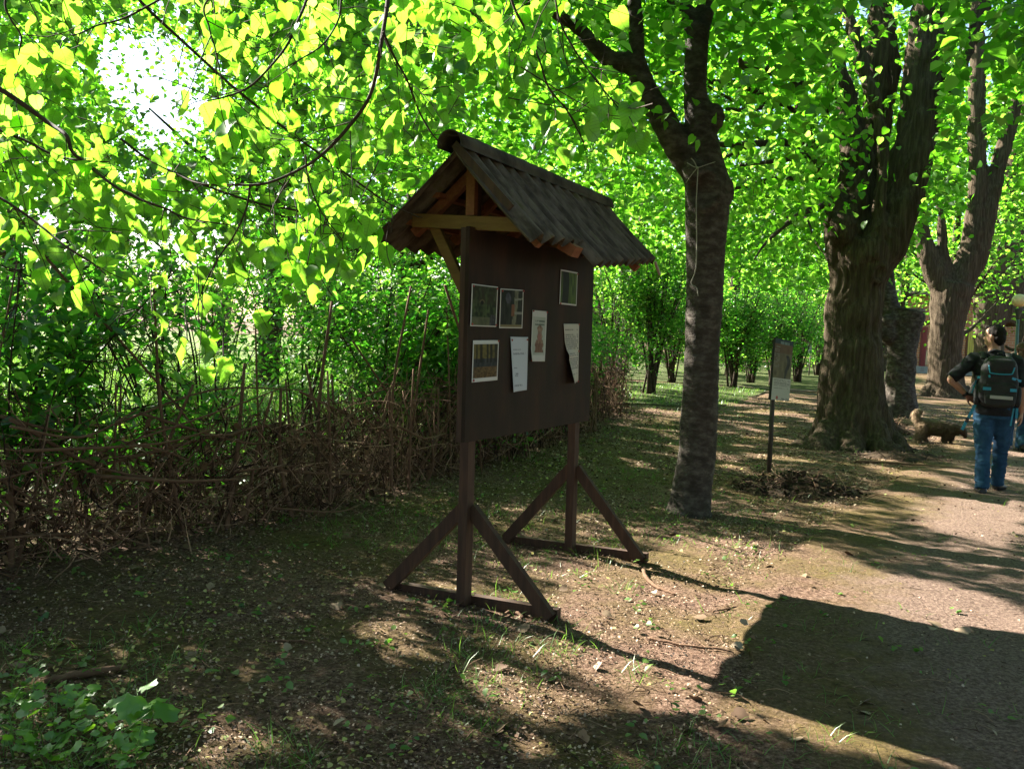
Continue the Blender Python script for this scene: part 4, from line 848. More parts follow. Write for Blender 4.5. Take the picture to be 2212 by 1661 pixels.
def img5(s, r):
    if r < .13 or r > .87: return (.55, .55, .53)
    c = lerp((.34, .38, .33), (.42, .45, .40), nz2(s, r, 5, 18))
    if s < .05 or s > .93: c = (.55, .55, .53)
    if (.19 < r < .225 or .255 < r < .29) and .2 < s < .85 and nz2(s, r * 2, 26, 19) > .35: return (.10, .13, .11)
    wv = .16 + (.10 if r > .58 else 0) + (.14 * (r - .6) if r > .6 else 0) + .03 * math.sin(r * 40)
    if .27 < r < .82 and abs(s - .52) < wv * (1 if r > .33 else max(0, (r - .25) / .08)):
        c = lerp((.10, .05, .03), (.36, .25, .18), nz2(s * 2, r, 16, 20))
        if .45 < r < .6 and abs(s - .5) < .1: c = (.28, .13, .11)
        if r > .64: c = lerp(c, (.14, .06, .04), .6)
    return c
t7f = text_lines([(.09, .13, 1, .92), (.17, .44, 8, .95), (.49, .80, 10, .95), (.84, .9, 2, .9)], (.52, .49, .42), (.16, .16, .16), .04)
paper('photo_print', 'white edged photo of green undergrowth, top left on the notice board', 'photo', [(135, 248), (440, 285), (418, 752), (115, 742)], frame_img(img1), pins=((.04, .05), (.95, .05), (.05, .95), (.97, .95)), group='photos pinned to the notice board')
paper('photo_print', 'white edged dark photo with pale tree stem, second from left on the board', 'photo', [(468, 303), (738, 322), (722, 768), (452, 765)], frame_img(img2), pins=((.06, .06), (.97, .03)), group='photos pinned to the notice board')
paper('photo_print', 'white edged photo of autumn woodland with brown leaves, bottom left on the notice board', 'photo', [(148, 908), (450, 905), (432, 1370), (132, 1400)], frame_img(img3, .035, .085, .085), pins=((.05, .95), (.96, .02)), group='photos pinned to the notice board')
paper('photo_print', 'narrow photo of green striped tree bark, alone at the top right of the board', 'photo', [(1170, 80), (1368, 118), (1353, 507), (1155, 485)], frame_img(img6, .035, .035, .035), pins=((.04, .98), (.97, .05)), group='photos pinned to the notice board')
paper('text_sheet', 'bluish white sheet in a plastic sleeve with faint grey lines of print on the board', 'notice', [(585, 865), (790, 870), (775, 1485), (600, 1510)], img4, curl=lambda s, r: .012 * (1 - s) ** 3 * (r > .05) * r, pins=((.06, .06), (.92, .05)))
paper('poster', 'tall poster with a brown robed figure on pale green, middle of the notice board', 'poster', [(842, 553), (1012, 570), (985, 1153), (818, 1153)], img5, curl=lambda s, r: .012 * (r - .75) * 4 * (1 - s) if r > .75 else 0, pins=((.04, .02), (.97, .02), (.05, .98)))
paper('text_sheet', 'creased cream sheet of printed lines with its corner curling, lower right on the board', 'notice', [(1205, 715), (1385, 715), (1375, 1390), (1250, 1408)], t7f, curl=lambda s, r: .05 * max(0, (1 - s) - .25) * max(0, r - .3) * 2 + .02 * max(0, .5 - abs(r - .52) * 6) * (1 - s), pins=((.97, .01), (.96, .47), (.95, .99)))

# ================================================================== SIGNS
def info_sign(label, base, pole_top, tl, tr, br, bl, split, d, dark, yaw, group=None, scale=1.0):
    b = G(*base); t = thing('information_sign', label, 'sign', (b[0], b[1], 0), group); dd = DEP(b)
    p = AT(*pole_top, dd); mb = MB(); mb.tube([b + [0, 0, -.1], b * .5 + p * .5, p], .028 * scale, 12); link('pole', mb.mesh('pole', True), plain('rusty dark pole', (.05, .035, .028), .7), t)
    ax = np.array([math.sin(yaw), math.cos(yaw), 0]); nrm = np.array([math.cos(yaw), -math.sin(yaw), 0])
    org = p + nrm * (.035 * scale)
    def hit(x, y): r_ = ray(x, y); s = ((org - CAMP) @ nrm) / (r_ @ nrm); return CAMP + r_ * s
    c = [hit(*q) for q in (tl, tr, br, bl)]
    mb = MB(); bk = [q - nrm * .03 for q in c]; ft = [q - nrm * .004 for q in c]; mb.add(bk + ft, [(0, 1, 2, 3), (7, 6, 5, 4), (0, 4, 5, 1), (1, 5, 6, 2), (2, 6, 7, 3), (3, 7, 4, 0)]); link('back_board', mb.mesh('back_board'), plain('dark sign board', (.03, .025, .02), .7), t)
    def face(name, r0, r1, img, off):
        n1, n2 = 36, 44; V = []; cc = []
        for j in range(n2 + 1):
            for i in range(n1 + 1):
                s = i / n1; r = r0 + (r1 - r0) * j / n2; V.append((c[0] * (1 - s) + c[1] * s) * (1 - r) + (c[3] * (1 - s) + c[2] * s) * r + nrm * off); cc.append(img(s, j / n2))
        Fc = [(j * (n1 + 1) + i, (j + 1) * (n1 + 1) + i, (j + 1) * (n1 + 1) + i + 1, j * (n1 + 1) + i + 1) for j in range(n2) for i in range(n1)]
        me = bpy.data.meshes.new(name); me.from_pydata([tuple(v) for v in V], [], Fc); a = me.color_attributes.new('print', 'FLOAT_COLOR', 'POINT')
        a.data.foreach_set('color', np.c_[np.array(cc), np.ones(len(cc))].astype(np.float32).reshape(-1)); me.update(); o = link(name, me, M['signprint'], t); sm = o.modifiers.new('thickness', 'SOLIDIFY'); sm.thickness = .002; sm.offset = -1
    def top_img(s, r):
        if r < .13: return (.16, .20, .19) if (.2 < s < .8 and .05 < r < .12 and nz2(s, 1, 20, 21) > .5) else (.03, .05, .05)
        c_ = lerp((.085, .072, .042), (.20, .165, .095), nz2(s, r, 8, 22))
        if r < .36: c_ = lerp(c_, (.12, .05, .022), .6)
        if s < .3 and .2 < r < .75 and (r * 26) % 1 < .4 and nz2(s, int(r * 26), 18, 23) > .4: return (.20, .19, .15)
        if s > .62 and r > .4 and abs(s - .72 + .1 * math.sin(r * 8)) < .09: c_ = lerp((.02, .02, .016), (.07, .065, .055), nz2(s, r, 14, 24))
        return c_
    tx = text_lines([(.05, .38, 6, .95), (.45, .48, 1, .9)], (.50, .48, .40), (.18, .17, .15), .06)
    def low_img(s, r):
        if math.hypot((s - .30), (r - .885) * .8) < .06: return (.40, .09, .06)
        if s > .5 and r > .9 and nz2(s * 3, r, 14, 25) > .55: return (.22, .21, .18)
        return tx(s, r)
    face('picture_panel', 0, split, top_img, .0); face('text_panel', split, 1, low_img, .004)
    return t
info_sign('brown picture sign with cream text panel on a leaning pole', (1661, 1024), (1672, 800), (1676, 730), (1714, 738), (1704, 866), (1665, 863), .64, 0, 1, .62)
info_sign('small pale sign on a thin pole far off among the shrubs', (1747, 812), (1751, 765), (1744, 736), (1754, 738), (1753, 764), (1743, 763), .3, 0, 1, .35, None, 1.0)

# ================================================================== BRUSH HEDGE AND SHRUBS
seg = np.linalg.norm(np.diff(HL, axis=0), axis=1); ARC = np.r_[0, np.cumsum(seg)]; TOT = ARC[-1]
def hl(s):
    s = np.clip(s, 0, 1) * TOT; return np.stack([np.interp(s, ARC, HL[:, 0]), np.interp(s, ARC, HL[:, 1])], -1)
def hn(s):
    d = hl(s + .01) - hl(s - .01); d = d / (np.linalg.norm(d, axis=-1, keepdims=True) + 1e-9); return np.stack([-d[..., 1], d[..., 0]], -1), d   # normal points to the meadow
hp = hl(np.array([.2]))[0]
def meadow_hole(P):
    px, py, d = PX(P); return ~(inpoly(px, py, [(205, 930), (215, 850), (300, 800), (430, 800), (470, 860), (420, 930), (330, 1010), (240, 1040)]) & (rng.random(len(P)) > .30)) & ~(inpoly(px, py, [(-20, 1040), (120, 1050), (190, 1110), (150, 1130), (-20, 1120)]) & (rng.random(len(P)) > .5))
hedge = thing('brush_hedge', 'low dead hedge of woven brown sticks and stakes along the left side', 'hedge', (hp[0], hp[1], 0))
def hpt(s, off, z):
    nrm, d = hn(np.array([s])); p = hl(np.array([s]))[0] + nrm[0] * off; return np.array([p[0], p[1], z])
for k in range(88):
    s = .03 + .93 * (k + rng.uniform(-.5, .5)) / 88; z = rng.uniform(.7, 1.2) if k % 4 else rng.uniform(1.3, 1.9); o_ = rng.normal(.12, .14); r = rng.uniform(.008, .021)
    a = hpt(s, o_, -.05); b = hpt(s + rng.normal(0, .012), o_ + rng.normal(.02, .12), z); mid = (a + b) / 2 + rng.normal(0, .045, 3)
    mb = MB(); mb.tube(spline([a, mid, b], 9), np.linspace(r, r * .55, 9), 7); link('stake', mb.mesh('stake', True), M['stick'], hedge)
for k in range(190):
    s = rng.random() ** 1.3 * .95 + .02; L = rng.uniform(.5, 1.7); z = rng.uniform(.05, .9); o_ = rng.normal(.15, .2); ds = L / TOT / 2; sl_ = rng.normal(0, .28) if rng.random() < .7 else rng.normal(.0, .9)
    a = hpt(s - ds, o_ + rng.normal(0, .08), max(.02, z - sl_ * L / 2)); b = hpt(s + ds, o_ + rng.normal(0, .12), max(.03, z + sl_ * L / 2)); mid = (a + b) / 2 + rng.normal(0, .07, 3)
    mb = MB(); r = rng.uniform(.005, .016); mb.tube(spline([a, mid, b], 9), np.linspace(r, r * .5, 9), 6); link('branch', mb.mesh('branch', True), M['stick'], hedge)
n = 8600; s = rng.random(n) ** 1.15 * .97 + .015; nrm, dr = hn(s); z = np.abs(rng.normal(.38, .32, n)); z = np.minimum(z, .62 + .42 * vnoise(np.stack([s * 34, 0 * s, 0 * s], 1), 55) + .1 * rng.random(n)); o_ = rng.normal(.22, .22, n)
C = np.c_[hl(s) + nrm * o_[:, None], z]; L = rng.uniform(.12, .55, n); vert = rng.random(n) < .58
dv = np.c_[dr * rng.normal(0, 1, (n, 1)) + nrm * rng.normal(0, .5, (n, 1)), rng.normal(0, .35, n)]; dv[vert, 2] = rng.uniform(.7, 1.6, vert.sum()); dv /= np.linalg.norm(dv, axis=1)[:, None]
g_ = meadow_hole(C); C, dv, L, n = C[g_], dv[g_], L[g_], int(g_.sum()); A = C - dv * L[:, None] / 2; B = C + dv * L[:, None] / 2; A[:, 2] = np.maximum(A[:, 2], .005); B[:, 2] = np.maximum(B[:, 2], .005)
kind(tubes_many('twigs', A, B, rng.uniform(.0022, .0065, n), .0015, M['stick'], hedge, .16), 'stuff')
n = 2600; s = rng.random(n); nrm, dr = hn(s); P = np.c_[hl(s) + nrm * rng.normal(.2, .22, n)[:, None], rng.random(n) ** 1.5 * .8]
kind(leaves('caught_leaves', P, rng.uniform(.03, .07, n), orient(n, 1.2, .5), MIDLEAF, surf('dead leaf', [(.2, (.05, .03, .015)), (.6, (.13, .075, .035)), (.9, (.22, .14, .07))], (30, 30, 30), 3, .9, 0, island=.7), hedge), 'stuff')

def shrub(label, base, hgt, wid, n, size, stems, tm=OVAL, lo=.45, mat_='leaf_shrub', group=None, sun=True, filt=None, srad=.012, name='leafy_shrub', fan=.45):
    t = thing(name, label, 'shrub', (base[0], base[1], 0), group); P = []; mb = MB(); tips = []
    for k in range(stems):
        a = rng.uniform(0, 6.28); r = rng.random() ** .6 * wid * fan; h = hgt * rng.uniform(.65, 1)
        p0 = np.array([base[0] + rng.normal(0, .07), base[1] + rng.normal(0, .07), -.03]); p2 = np.array([base[0] + r * math.cos(a) * 1.7, base[1] + r * math.sin(a) * 1.7, h]); p1 = np.array([base[0] + r * math.cos(a) * .6, base[1] + r * math.sin(a) * .6, h * .5]) + rng.normal(0, .05, 3)
        S = spline([p0, p1, p2], 12); mb.tube(S, np.linspace(srad, srad * .3, 12) * rng.uniform(.7, 1.2), 6); tips.append(S)
    link('stems', mb.mesh('stems', True), M['twig'], t); nt_ = n // 12; C = []; A = []
    for k in range(nt_):
        S = tips[rng.integers(len(tips))]; u = lo + (1 - lo) * rng.random() ** .8; p = S[int(u * 11)]
        C.append(p + rng.normal(0, 1, 3) * np.array([.3, .3, .22]) * wid * .5); A.append(p)
    C = np.array(C); A = np.array(A); ok = C[:, 2] > .12; C = C[ok]; A = A[ok]
    P = np.repeat(C, 12, 0) + rng.normal(0, 1, (len(C) * 12, 3)) * np.array([.11, .11, .07]) * (1 + wid * .25)
    k = keep_leaf(P, sun=sun, trunks=.25); P = P[k]
    if filt is not None: P = P[filt(P)]
    kind(leaves('foliage', P, rng.uniform(.7, 1.25, len(P)) * size, orient(len(P), .5, .35), tm, M[mat_], t), 'stuff')
    if len(A): kind(tubes_many('twigs', A, C, .004, .002, M['twig'], t, .12), 'stuff')
    return t
def meadow_gap(P):
    px, py, d = PX(P); return ~(inpoly(px + rng.normal(0, 12, len(P)), py + rng.normal(0, 12, len(P)), [(195, 745), (300, 700), (430, 690), (480, 740), (470, 850), (400, 880), (230, 890), (190, 820)]) & (rng.random(len(P)) > .12))
HS = [(.10, .5, 2.0, 1.4, 3600, .105, 9, 'leafy shrub at the far left edge behind the brush hedge'), (.17, .7, 2.2, 1.5, 3400, .10, 9, 'shrub with drooping oval leaves left of the bright meadow gap'), (.26, 1.5, 2.3, 1.4, 1900, .065, 9, 'thin twiggy shrub framing the bright meadow gap'),
      (.36, .7, 2.1, 1.3, 3000, .09, 9, 'shrub behind the tall twisted stakes of the brush hedge'), (.44, .6, 2.2, 1.5, 4400, .095, 10, 'dense shrub with bright tips left of the notice board'), (.50, .7, 2.5, 1.6, 5200, .09, 10, 'densest shrub, just left of the notice board, dark beneath'),
      (.57, .8, 2.6, 1.6, 6000, .07, 10, 'tall shrub directly behind the notice board panel'), (.66, .7, 2.4, 1.6, 5000, .07, 9, 'shrub behind the far end of the notice board'), (.76, .7, 2.2, 1.7, 5000, .07, 9, 'shrub seen through the legs beyond the notice board'), (.86, .5, 2.0, 1.6, 4600, .075, 9, 'shrub with pale arching shoots right of the notice board'), (.95, .4, 1.8, 1.6, 4200, .08, 9, 'low bright leaved shrub at the end of the brush hedge'),
      (.40, 2.2, 3.2, 2.2, 4200, .08, 9, 'taller shrub rising behind the hedge left of the board'), (.52, 2.4, 3.4, 2.3, 5200, .08, 9, 'tall shrub under the low roof end of the notice board'), (.30, 3.4, 3.0, 2.0, 2000, .08, 8, 'sparse shrub at the edge of the meadow')]
for s, off, h, w, n, sz, st, lab in HS:
    p = hpt(s, off, 0); shrub(lab, p, h, w, n, sz, st, filt=meadow_gap, lo=.35)
n_ = 9000; s = .40 + .42 * rng.random(n_); nrm, dr = hn(s); P = np.c_[hl(s) + nrm * np.abs(rng.normal(.45, .35, n_))[:, None], .1 + rng.random(n_) * 1.3]
P = P[keep_leaf(P)]; ivy = thing('climbing_ivy', 'dark climbing leaves smothering the brush hedge behind the board posts', 'climber', hpt(.5, .4, 0))
kind(leaves('foliage', P, rng.uniform(.04, .075, len(P)), orient(len(P), .8, .6), MIDLEAF, M['leaf_shrub'], ivy), 'stuff')
n_ = 900; i = rng.integers(0, len(P), n_); A = P[i] * [1, 1, 0] + rng.normal(0, .05, (n_, 3)) * [1, 1, 0]; kind(tubes_many('stems', A, P[i], .005, .003, M['twig'], ivy, .1), 'stuff')
ROW = [((1318, 838), 3.5, 'shrub at the left end of the far row, beside the hedge end'), ((1405, 852), 3.9, 'dark multi-stemmed shrub just left of the banded trunk'), ((1452, 826), 3.6, 'shrub half behind the banded trunk'), ((1525, 826), 3.8, 'shrub showing right behind the banded trunk'), ((1582, 838), 3.8, 'slender stemmed shrub midway between banded trunk and sign'), ((1622, 828), 3.9, 'shrub with leaning stems left of the sign'), ((1668, 834), 4.0, 'dark stemmed shrub directly behind the sign'), ((1722, 826), 3.9, 'shrub right of the sign'), ((1765, 812), 3.6, 'shrub against the massive trunk at the end of the far row')]
for b, h, lab in ROW:
    p = G(*b); shrub(lab, p, h, 2.3, 8200, .085, 16, tm=QUADLEAF, lo=.38, sun=True, group='shrubs in the row beyond the clearing', srad=.038, fan=.34)
for i, (b, h, lab) in enumerate([((1820, 800), 3.2, 'far shrub glimpsed beside the massive trunk'), ((1890, 796), 2.6, 'far shrub before the blue painted wall'), ((1350, 812), 4.2, 'bright shrub further back beyond the hedge end'), ((1500, 806), 4.4, 'bright shrub behind the far row, near the banded trunk'), ((1600, 804), 4.6, 'tall bright shrub behind the far row, left of the sign'), ((1700, 802), 4.6, 'tall bright shrub behind the far row, above the sign')]):
    p = G(*b); shrub(lab, p, h if i > 1 else h * .4, 3.6, 6500, .13, 8, tm=QUADLEAF, lo=.2 if i > 1 else .5, mat_='leaf_far', group='shrubs far beyond the clearing', srad=.03)

for i, (x, y, h) in enumerate([(-26, 34, 4.4), (-21, 36, 5), (-16.5, 35, 4.6), (-11.5, 37, 5), (-6.5, 34, 4.6), (-30, 38, 5.5), (-2.6, 24, 4.2), (-19, 42, 6), (-24, 43, 6), (-14, 44, 6), (-8, 43, 6), (-12.2, 25, 4.6), (-15.6, 29, 5.2), (-10.2, 31, 5.2), (-18.5, 31, 5.6)]):
    shrub(['bush across the meadow at the left edge', 'rounded bush across the meadow, second from left', 'pale bush across the middle of the meadow', 'bush right of the middle of the meadow', 'bush where the meadow meets the hedge shrubs', 'big bush far left beyond the meadow', 'bush hidden behind the tall hedge shrubs', 'tall bush in the second row beyond the meadow', 'tall bush far left in the second row', 'tall bush in the second row right of the middle', 'tall bush in the second row near the board', 'nearest bush across the meadow at far left', 'bush behind the nearest one across the meadow', 'bush across the meadow just left of the tall hedge shrubs', 'bush across the meadow touching the left picture edge'][i], (x, y, 0), h, 4.2, 5200, .15, 7, tm=QUADLEAF, lo=.12, mat_='leaf_far', group='bushes along the far side of the meadow', srad=.03)
# things standing in the meadow behind the hedge
OW = surf('rough orange timber', [(.25, (.22, .10, .035)), (.55, (.42, .21, .08)), (.8, (.55, .32, .14))], (14, 14, 3), 6, .85, .5, None, .15)
fd = 9.0; f0 = AT(352, 960, fd); fence = thing('rustic_fence', 'sunlit orange timber post and rails glimpsed through the brush hedge', 'fence', (f0[0], f0[1], 0))
b = MB(); b.tube([[f0[0], f0[1], -.1], [f0[0] + .01, f0[1], .5], [f0[0], f0[1], AT(352, 893, fd)[2]]], [.115, .11, .105], 14); link('post', b.mesh('post', True), OW, fence)
for (y, hh_) in ((938, .26), (1000, .10)):
    a = AT(332, y, fd); c = AT(222, y + 6, fd + .4); link('rail', MB().beam(a, c, .05, hh_, (c - a)[[1, 0, 2]] * [-1, 1, 0]).mesh('rail'), OW, fence)
a = AT(215, 960, fd + .5); b = MB(); b.tube([[a[0], a[1], -.1], [a[0], a[1], AT(215, 905, fd + .5)[2]]], [.06, .055], 12); link('post', b.mesh('post', True), OW, fence)
bd = 7.6; c = AT(163, 1088, bd); crate = thing('wooden_crate', 'brown wooden crate low behind the left end of the brush hedge', 'crate', (c[0], c[1], 0))
for i in range(3): link('plank', MB().box((c[0], c[1], .07 + .11 * i), (.34, .025, .10)).mesh('plank'), M['stick'], crate)
for i in (-1, 1): link('end_panel', MB().box((c[0] + i * .185, c[1] + .14, .17), (.025, .3, .33)).mesh('end_panel'), M['stick'], crate)

# ================================================================== LEAF LITTER, GRASS, STICKS
def ground_pts(n, d0, d1, pw, margin=.08):
    d = (d0 ** pw + rng.random(n) * (d1 ** pw - d0 ** pw)) ** (1 / pw); a = rng.uniform(-.60 - margin, .60 + margin, n); return d * a, d
LITTER = surf('litter leaf', [(.12, (.03, .015, .009)), (.32, (.11, .055, .028)), (.52, (.25, .15, .09)), (.75, (.42, .30, .20)), (.96, (.52, .42, .31))], (40, 40, 40), 2, .85, 0, island=.85)
x, y = ground_pts(270000, 2.6, 26, .4)
pathish = np.clip((x - (1.55 + .23 * y)) / .8, 0, 1); keep = rng.random(len(x)) > pathish * .3; x, y = x[keep], y[keep]; c_ = vnoise(np.stack([x * 1.6, y * 1.6, 0 * x], 1), 66) * .6 + vnoise(np.stack([x * 5, y * 5, 0 * x], 1), 67) * .4; keep = rng.random(len(x)) < np.clip(c_ * 2.6 - .55, .12, 1); x, y = x[keep], y[keep]; n = len(x)
P = np.stack([x, y, relief(x, y) + rng.uniform(.001, .02, n)], 1)
s = (.007 + .019 * rng.random(n) ** 2.5) * np.clip(y / 6.5, .8, 2.0)
kind(leaves('leaf_litter', P, s, orient(n, .55, .05), QUADLEAF, LITTER), 'stuff')
x, y = ground_pts(15000, 2.6, 20, .4); w_ = vnoise(np.stack([x * .7, y * .7, 0 * x], 1), 63); keep = (rng.random(len(x)) < np.clip(1.5 - (x + 2) / 4.5, .06, 1) * np.clip(w_ * 2.2 - .6, .05, 1.2)); x, y = x[keep], y[keep]; n = len(x)
P = np.stack([x, y, relief(x, y) + rng.uniform(.006, .022, n)], 1)
kind(leaves('fallen_bracts', P, (.013 + .018 * rng.random(n)) * np.clip(y / 7, .85, 1.6), orient(n, .4, .05), MIDLEAF, surf('yellow bract', [(.2, (.20, .17, .04)), (.5, (.34, .30, .07)), (.8, (.42, .40, .14)), (.95, (.20, .30, .06))], (30, 30, 30), 2, .7, 0, island=.9)), 'stuff')
x, y = ground_pts(230, 3.2, 14, .6); n = len(x); P = np.stack([x, y, relief(x, y) + .02], 1)
kind(leaves('large_dead_leaves', P, rng.uniform(.035, .075, n), orient(n, .5, .1), HEART, surf('large dead leaf', [(.2, (.09, .05, .025)), (.5, (.19, .125, .07)), (.8, (.33, .26, .17))], (12, 12, 12), 3, .8, 0, island=.8)), 'stuff')
x, y = ground_pts(5200, 2.8, 18, .45); n = len(x); a = rng.uniform(0, 6.28, n); l = rng.uniform(.03, .16, n); z = relief(x, y) + .008
kind(tubes_many('fallen_twigs', np.stack([x, y, z], 1), np.stack([x + l * np.cos(a), y + l * np.sin(a), z + rng.uniform(-.002, .02, n)], 1), .0022, .001, M['stick'], None, .18, 3, 3), 'stuff')
# tufts of grass where the ground is mossy
x, y = ground_pts(8000, 2.6, 26, .5); g_ = vnoise(np.stack([x * 1.1, y * 1.1, 0 * x], 1), 64) * .7 + .3 * vnoise(np.stack([x * 3, y * 3, 0 * x], 1), 65); keep = (g_ > .44) & (rng.random(len(x)) > np.clip((x - (.2 + .2 * y)) / 1.0, 0, .93)); x, y = x[keep], y[keep]
x = np.repeat(x, 8) + rng.normal(0, .045, len(x) * 8); y = np.repeat(y, 8) + rng.normal(0, .045, len(y) * 8); n = len(x); a = rng.uniform(0, 6.28, n); l = rng.uniform(.03, .11, n); z = relief(x, y)
GT = (np.array([(-.018, 0, 0), (.018, 0, 0), (-.012, .55, .06), (.012, .55, .06), (0, 1, -.08)], float), [(0, 1, 3, 2), (2, 3, 4)])
M['grass'] = leafmat('grass blade', [(0, (.04, .11, .015)), (1, (.11, .18, .04))], [(0, (.10, .30, .02)), (1, (.26, .42, .06))], .4, .04)
kind(leaves('grass', np.stack([x, y, z], 1), l * 1.2, orient(n, .3, -.45), GT, M['grass']), 'stuff')
# meadow grass behind the hedge and the strip in the clearing
def patch(n, poly):
    poly = np.array(poly); lo, hi = poly.min(0), poly.max(0); P = rng.uniform(lo, hi, (n * 3, 2)); P = P[inpoly(P[:, 0], P[:, 1], poly)][:n]; return P[:, 0], P[:, 1]
x, y = patch(52000, [(-16, 9), (-3.4, 8.4), (-.6, 16), (2.2, 24), (4, 31), (-22, 31)]); n = len(x)
kind(leaves('meadow_grass', np.stack([x, y, 0 * x], 1), rng.uniform(.12, .4, n), orient(n, .3, -.9), (GT[0] * [1.6, 1, 1], GT[1]), M['grass']), 'stuff')
x, y = patch(5000, [(1.6, 20.4), (4.8, 20.4), (8.4, 30), (3.4, 30)]); n = len(x)
kind(leaves('clearing_grass', np.stack([x, y, 0 * x], 1), rng.uniform(.05, .16, n), orient(n, .3, -.8), (GT[0] * [2.5, 1, 1], GT[1]), M['grass']), 'stuff')
# seedlings and broad weeds
x, y = ground_pts(600, 3.0, 22, .5); keep = rng.random(len(x)) > np.clip((x - .5 - .2 * y) / 1.5, 0, .9); x, y = x[keep], y[keep]; x = np.repeat(x, 5) + rng.normal(0, .03, len(x) * 5); y = np.repeat(y, 5) + rng.normal(0, .03, len(y) * 5); n = len(x)
kind(leaves('seedlings', np.stack([x, y, relief(x, y) + rng.uniform(.01, .05, n)], 1), rng.uniform(.015, .04, n), orient(n, .35, .1), MIDLEAF, M['grass']), 'stuff')
WEED = leafmat('weed leaf', [(0, (.06, .18, .02)), (1, (.13, .28, .04))], [(0, (.2, .5, .02)), (1, (.38, .62, .05))], .5, .05)
def weed(label, base, h, n, size, group=None):
    t = thing('weed_plant', label, 'plant', (base[0], base[1], 0), group)
    for k in range(max(2, n // 5)):
        a = rng.uniform(0, 6.28); r = rng.uniform(.02, .16); tip = np.array([base[0] + r * math.cos(a), base[1] + r * math.sin(a), h * rng.uniform(.5, 1)]); b = MB()
        S = spline([[base[0], base[1], -.01], [(base[0] * 2 + tip[0]) / 3, (base[1] * 2 + tip[1]) / 3, tip[2] * .5], tip], 7); b.tube(S, .0022, 4); link('stem', b.mesh('stem', True), M['grass'], t)
        for j in range(4):
            p = S[6 - min(j, 4)] + rng.normal(0, .014, 3); o = bpy.data.objects.new('leaf', WLEAF[(k + j) % 2]); COL.objects.link(o); o.parent = t; o.matrix_parent_inverse = wm(t).inverted()
            o.matrix_basis = Matrix.Translation(Vector(p)) @ Matrix(orient(1, .3, .1)[0].tolist()).to_4x4() @ Matrix.Scale(size * rng.uniform(.6, 1.1) * (1 if j < 3 else .7), 4)
WLEAF = []
for vv in range(2):
    th = np.linspace(-2.6, 2.6, 15); r_ = .55 * (1 + .16 * np.cos(th * 7 + vv)); V = [(0, .12, .02)] + [(r * math.sin(t), .5 + r * math.cos(t), .06 * math.cos(3 * t) - .05) for t, r in zip(th, r_)] + [(0, .5, .0)]
    Fc = [(16, i + 1, i) for i in range(1, 15)] + [(16, 1, 0), (16, 0, 15)]; me = fastmesh('leaf', np.array(V)[None], Fc); me.materials.append(WEED); WLEAF.append(me)
for i in range(26):
    x, y = [(40, 1500), (90, 1530), (150, 1560), (60, 1590), (130, 1620), (200, 1600), (30, 1640), (230, 1560), (100, 1655), (180, 1650), (15, 1555), (260, 1620), (120, 1580), (250, 1680), (40, 1690), (150, 1700), (210, 1545), (70, 1555), (175, 1520), (20, 1480), (290, 1660), (95, 1620), (160, 1600), (225, 1640), (10, 1600), (55, 1625)][i]
    weed('low green weed with rounded leaves in the lower left corner', G(x, y), rng.uniform(.07, .17), 9, .043, 'weeds in the lower left corner')
weed('weed with the broadest lobed leaf, rightmost of the lower left patch', G(305, 1610), .15, 8, .105)
weed('sprig of broad leaves at the foot of the brush hedge left of the board', hpt(.47, -.15, 0), .35, 14, .085)
for i, pts in enumerate([([(95, 1478, .012), (150, 1470, .016), (210, 1462, .016), (272, 1447, .011)], 'thick dark fallen stick lying above the lower left weeds'), ([(1386, 1229, .012), (1396, 1250, .013), (1420, 1268, .011), (1458, 1284, .006)], 'pale crooked stick leading from the far brace foot'),
        ([(1400, 1380, .006), (1440, 1390, .007), (1500, 1403, .007), (1555, 1408, .005), (1585, 1412, .003)], 'thin fallen stick at the edge of the board shadow'), ([(1838, 1262, .006), (1856, 1275, .007), (1852, 1290, .006), (1838, 1298, .004)], 'small hooked stick on the sunlit path'),
        ([(1540, 1320, .005), (1600, 1312, .005), (1690, 1300, .004)], 'straight twig lying across the corner of the board shadow'), ([(1700, 1340, .004), (1740, 1325, .006), (1760, 1318, .004)], 'short twig inside the board shadow'), ([(1130, 1340, .008), (1105, 1327, .009), (1085, 1338, .006)], 'short brown stick propped on the near base bar'), ([(555, 1390, .004), (640, 1396, .006), (680, 1400, .004)], 'thin stick lying on the litter left of the near base'), ([(1850, 1000, .02), (1920, 1003, .018), (2030, 1012, .012), (2110, 1018, .006)], 'long low root running right from the massive trunk'), ([(1770, 1045, .006), (1830, 1052, .007), (1900, 1063, .004)], 'thin pale branch on the ground past the leaf heap')]):
    b = MB(); S = spline([np.r_[G(x, y)[:2], relief(*G(x, y)[:2][:, None])[0] + r * .8 + .005, r] for x, y, r in pts[0]], 24); b.tube(S[:, :3] + rng.normal(0, .002, (24, 3)), S[:, 3], 7)
    tag(link('fallen_stick', b.mesh('fallen_stick', True), M['stick']), pts[1], 'stick', 'sticks lying on the ground')
HEAPLEAF = surf('rotting leaf', [(.2, (.018, .011, .007)), (.6, (.06, .036, .02)), (.92, (.15, .10, .055))], (30, 30, 30), 3, .95, 0, island=.85)
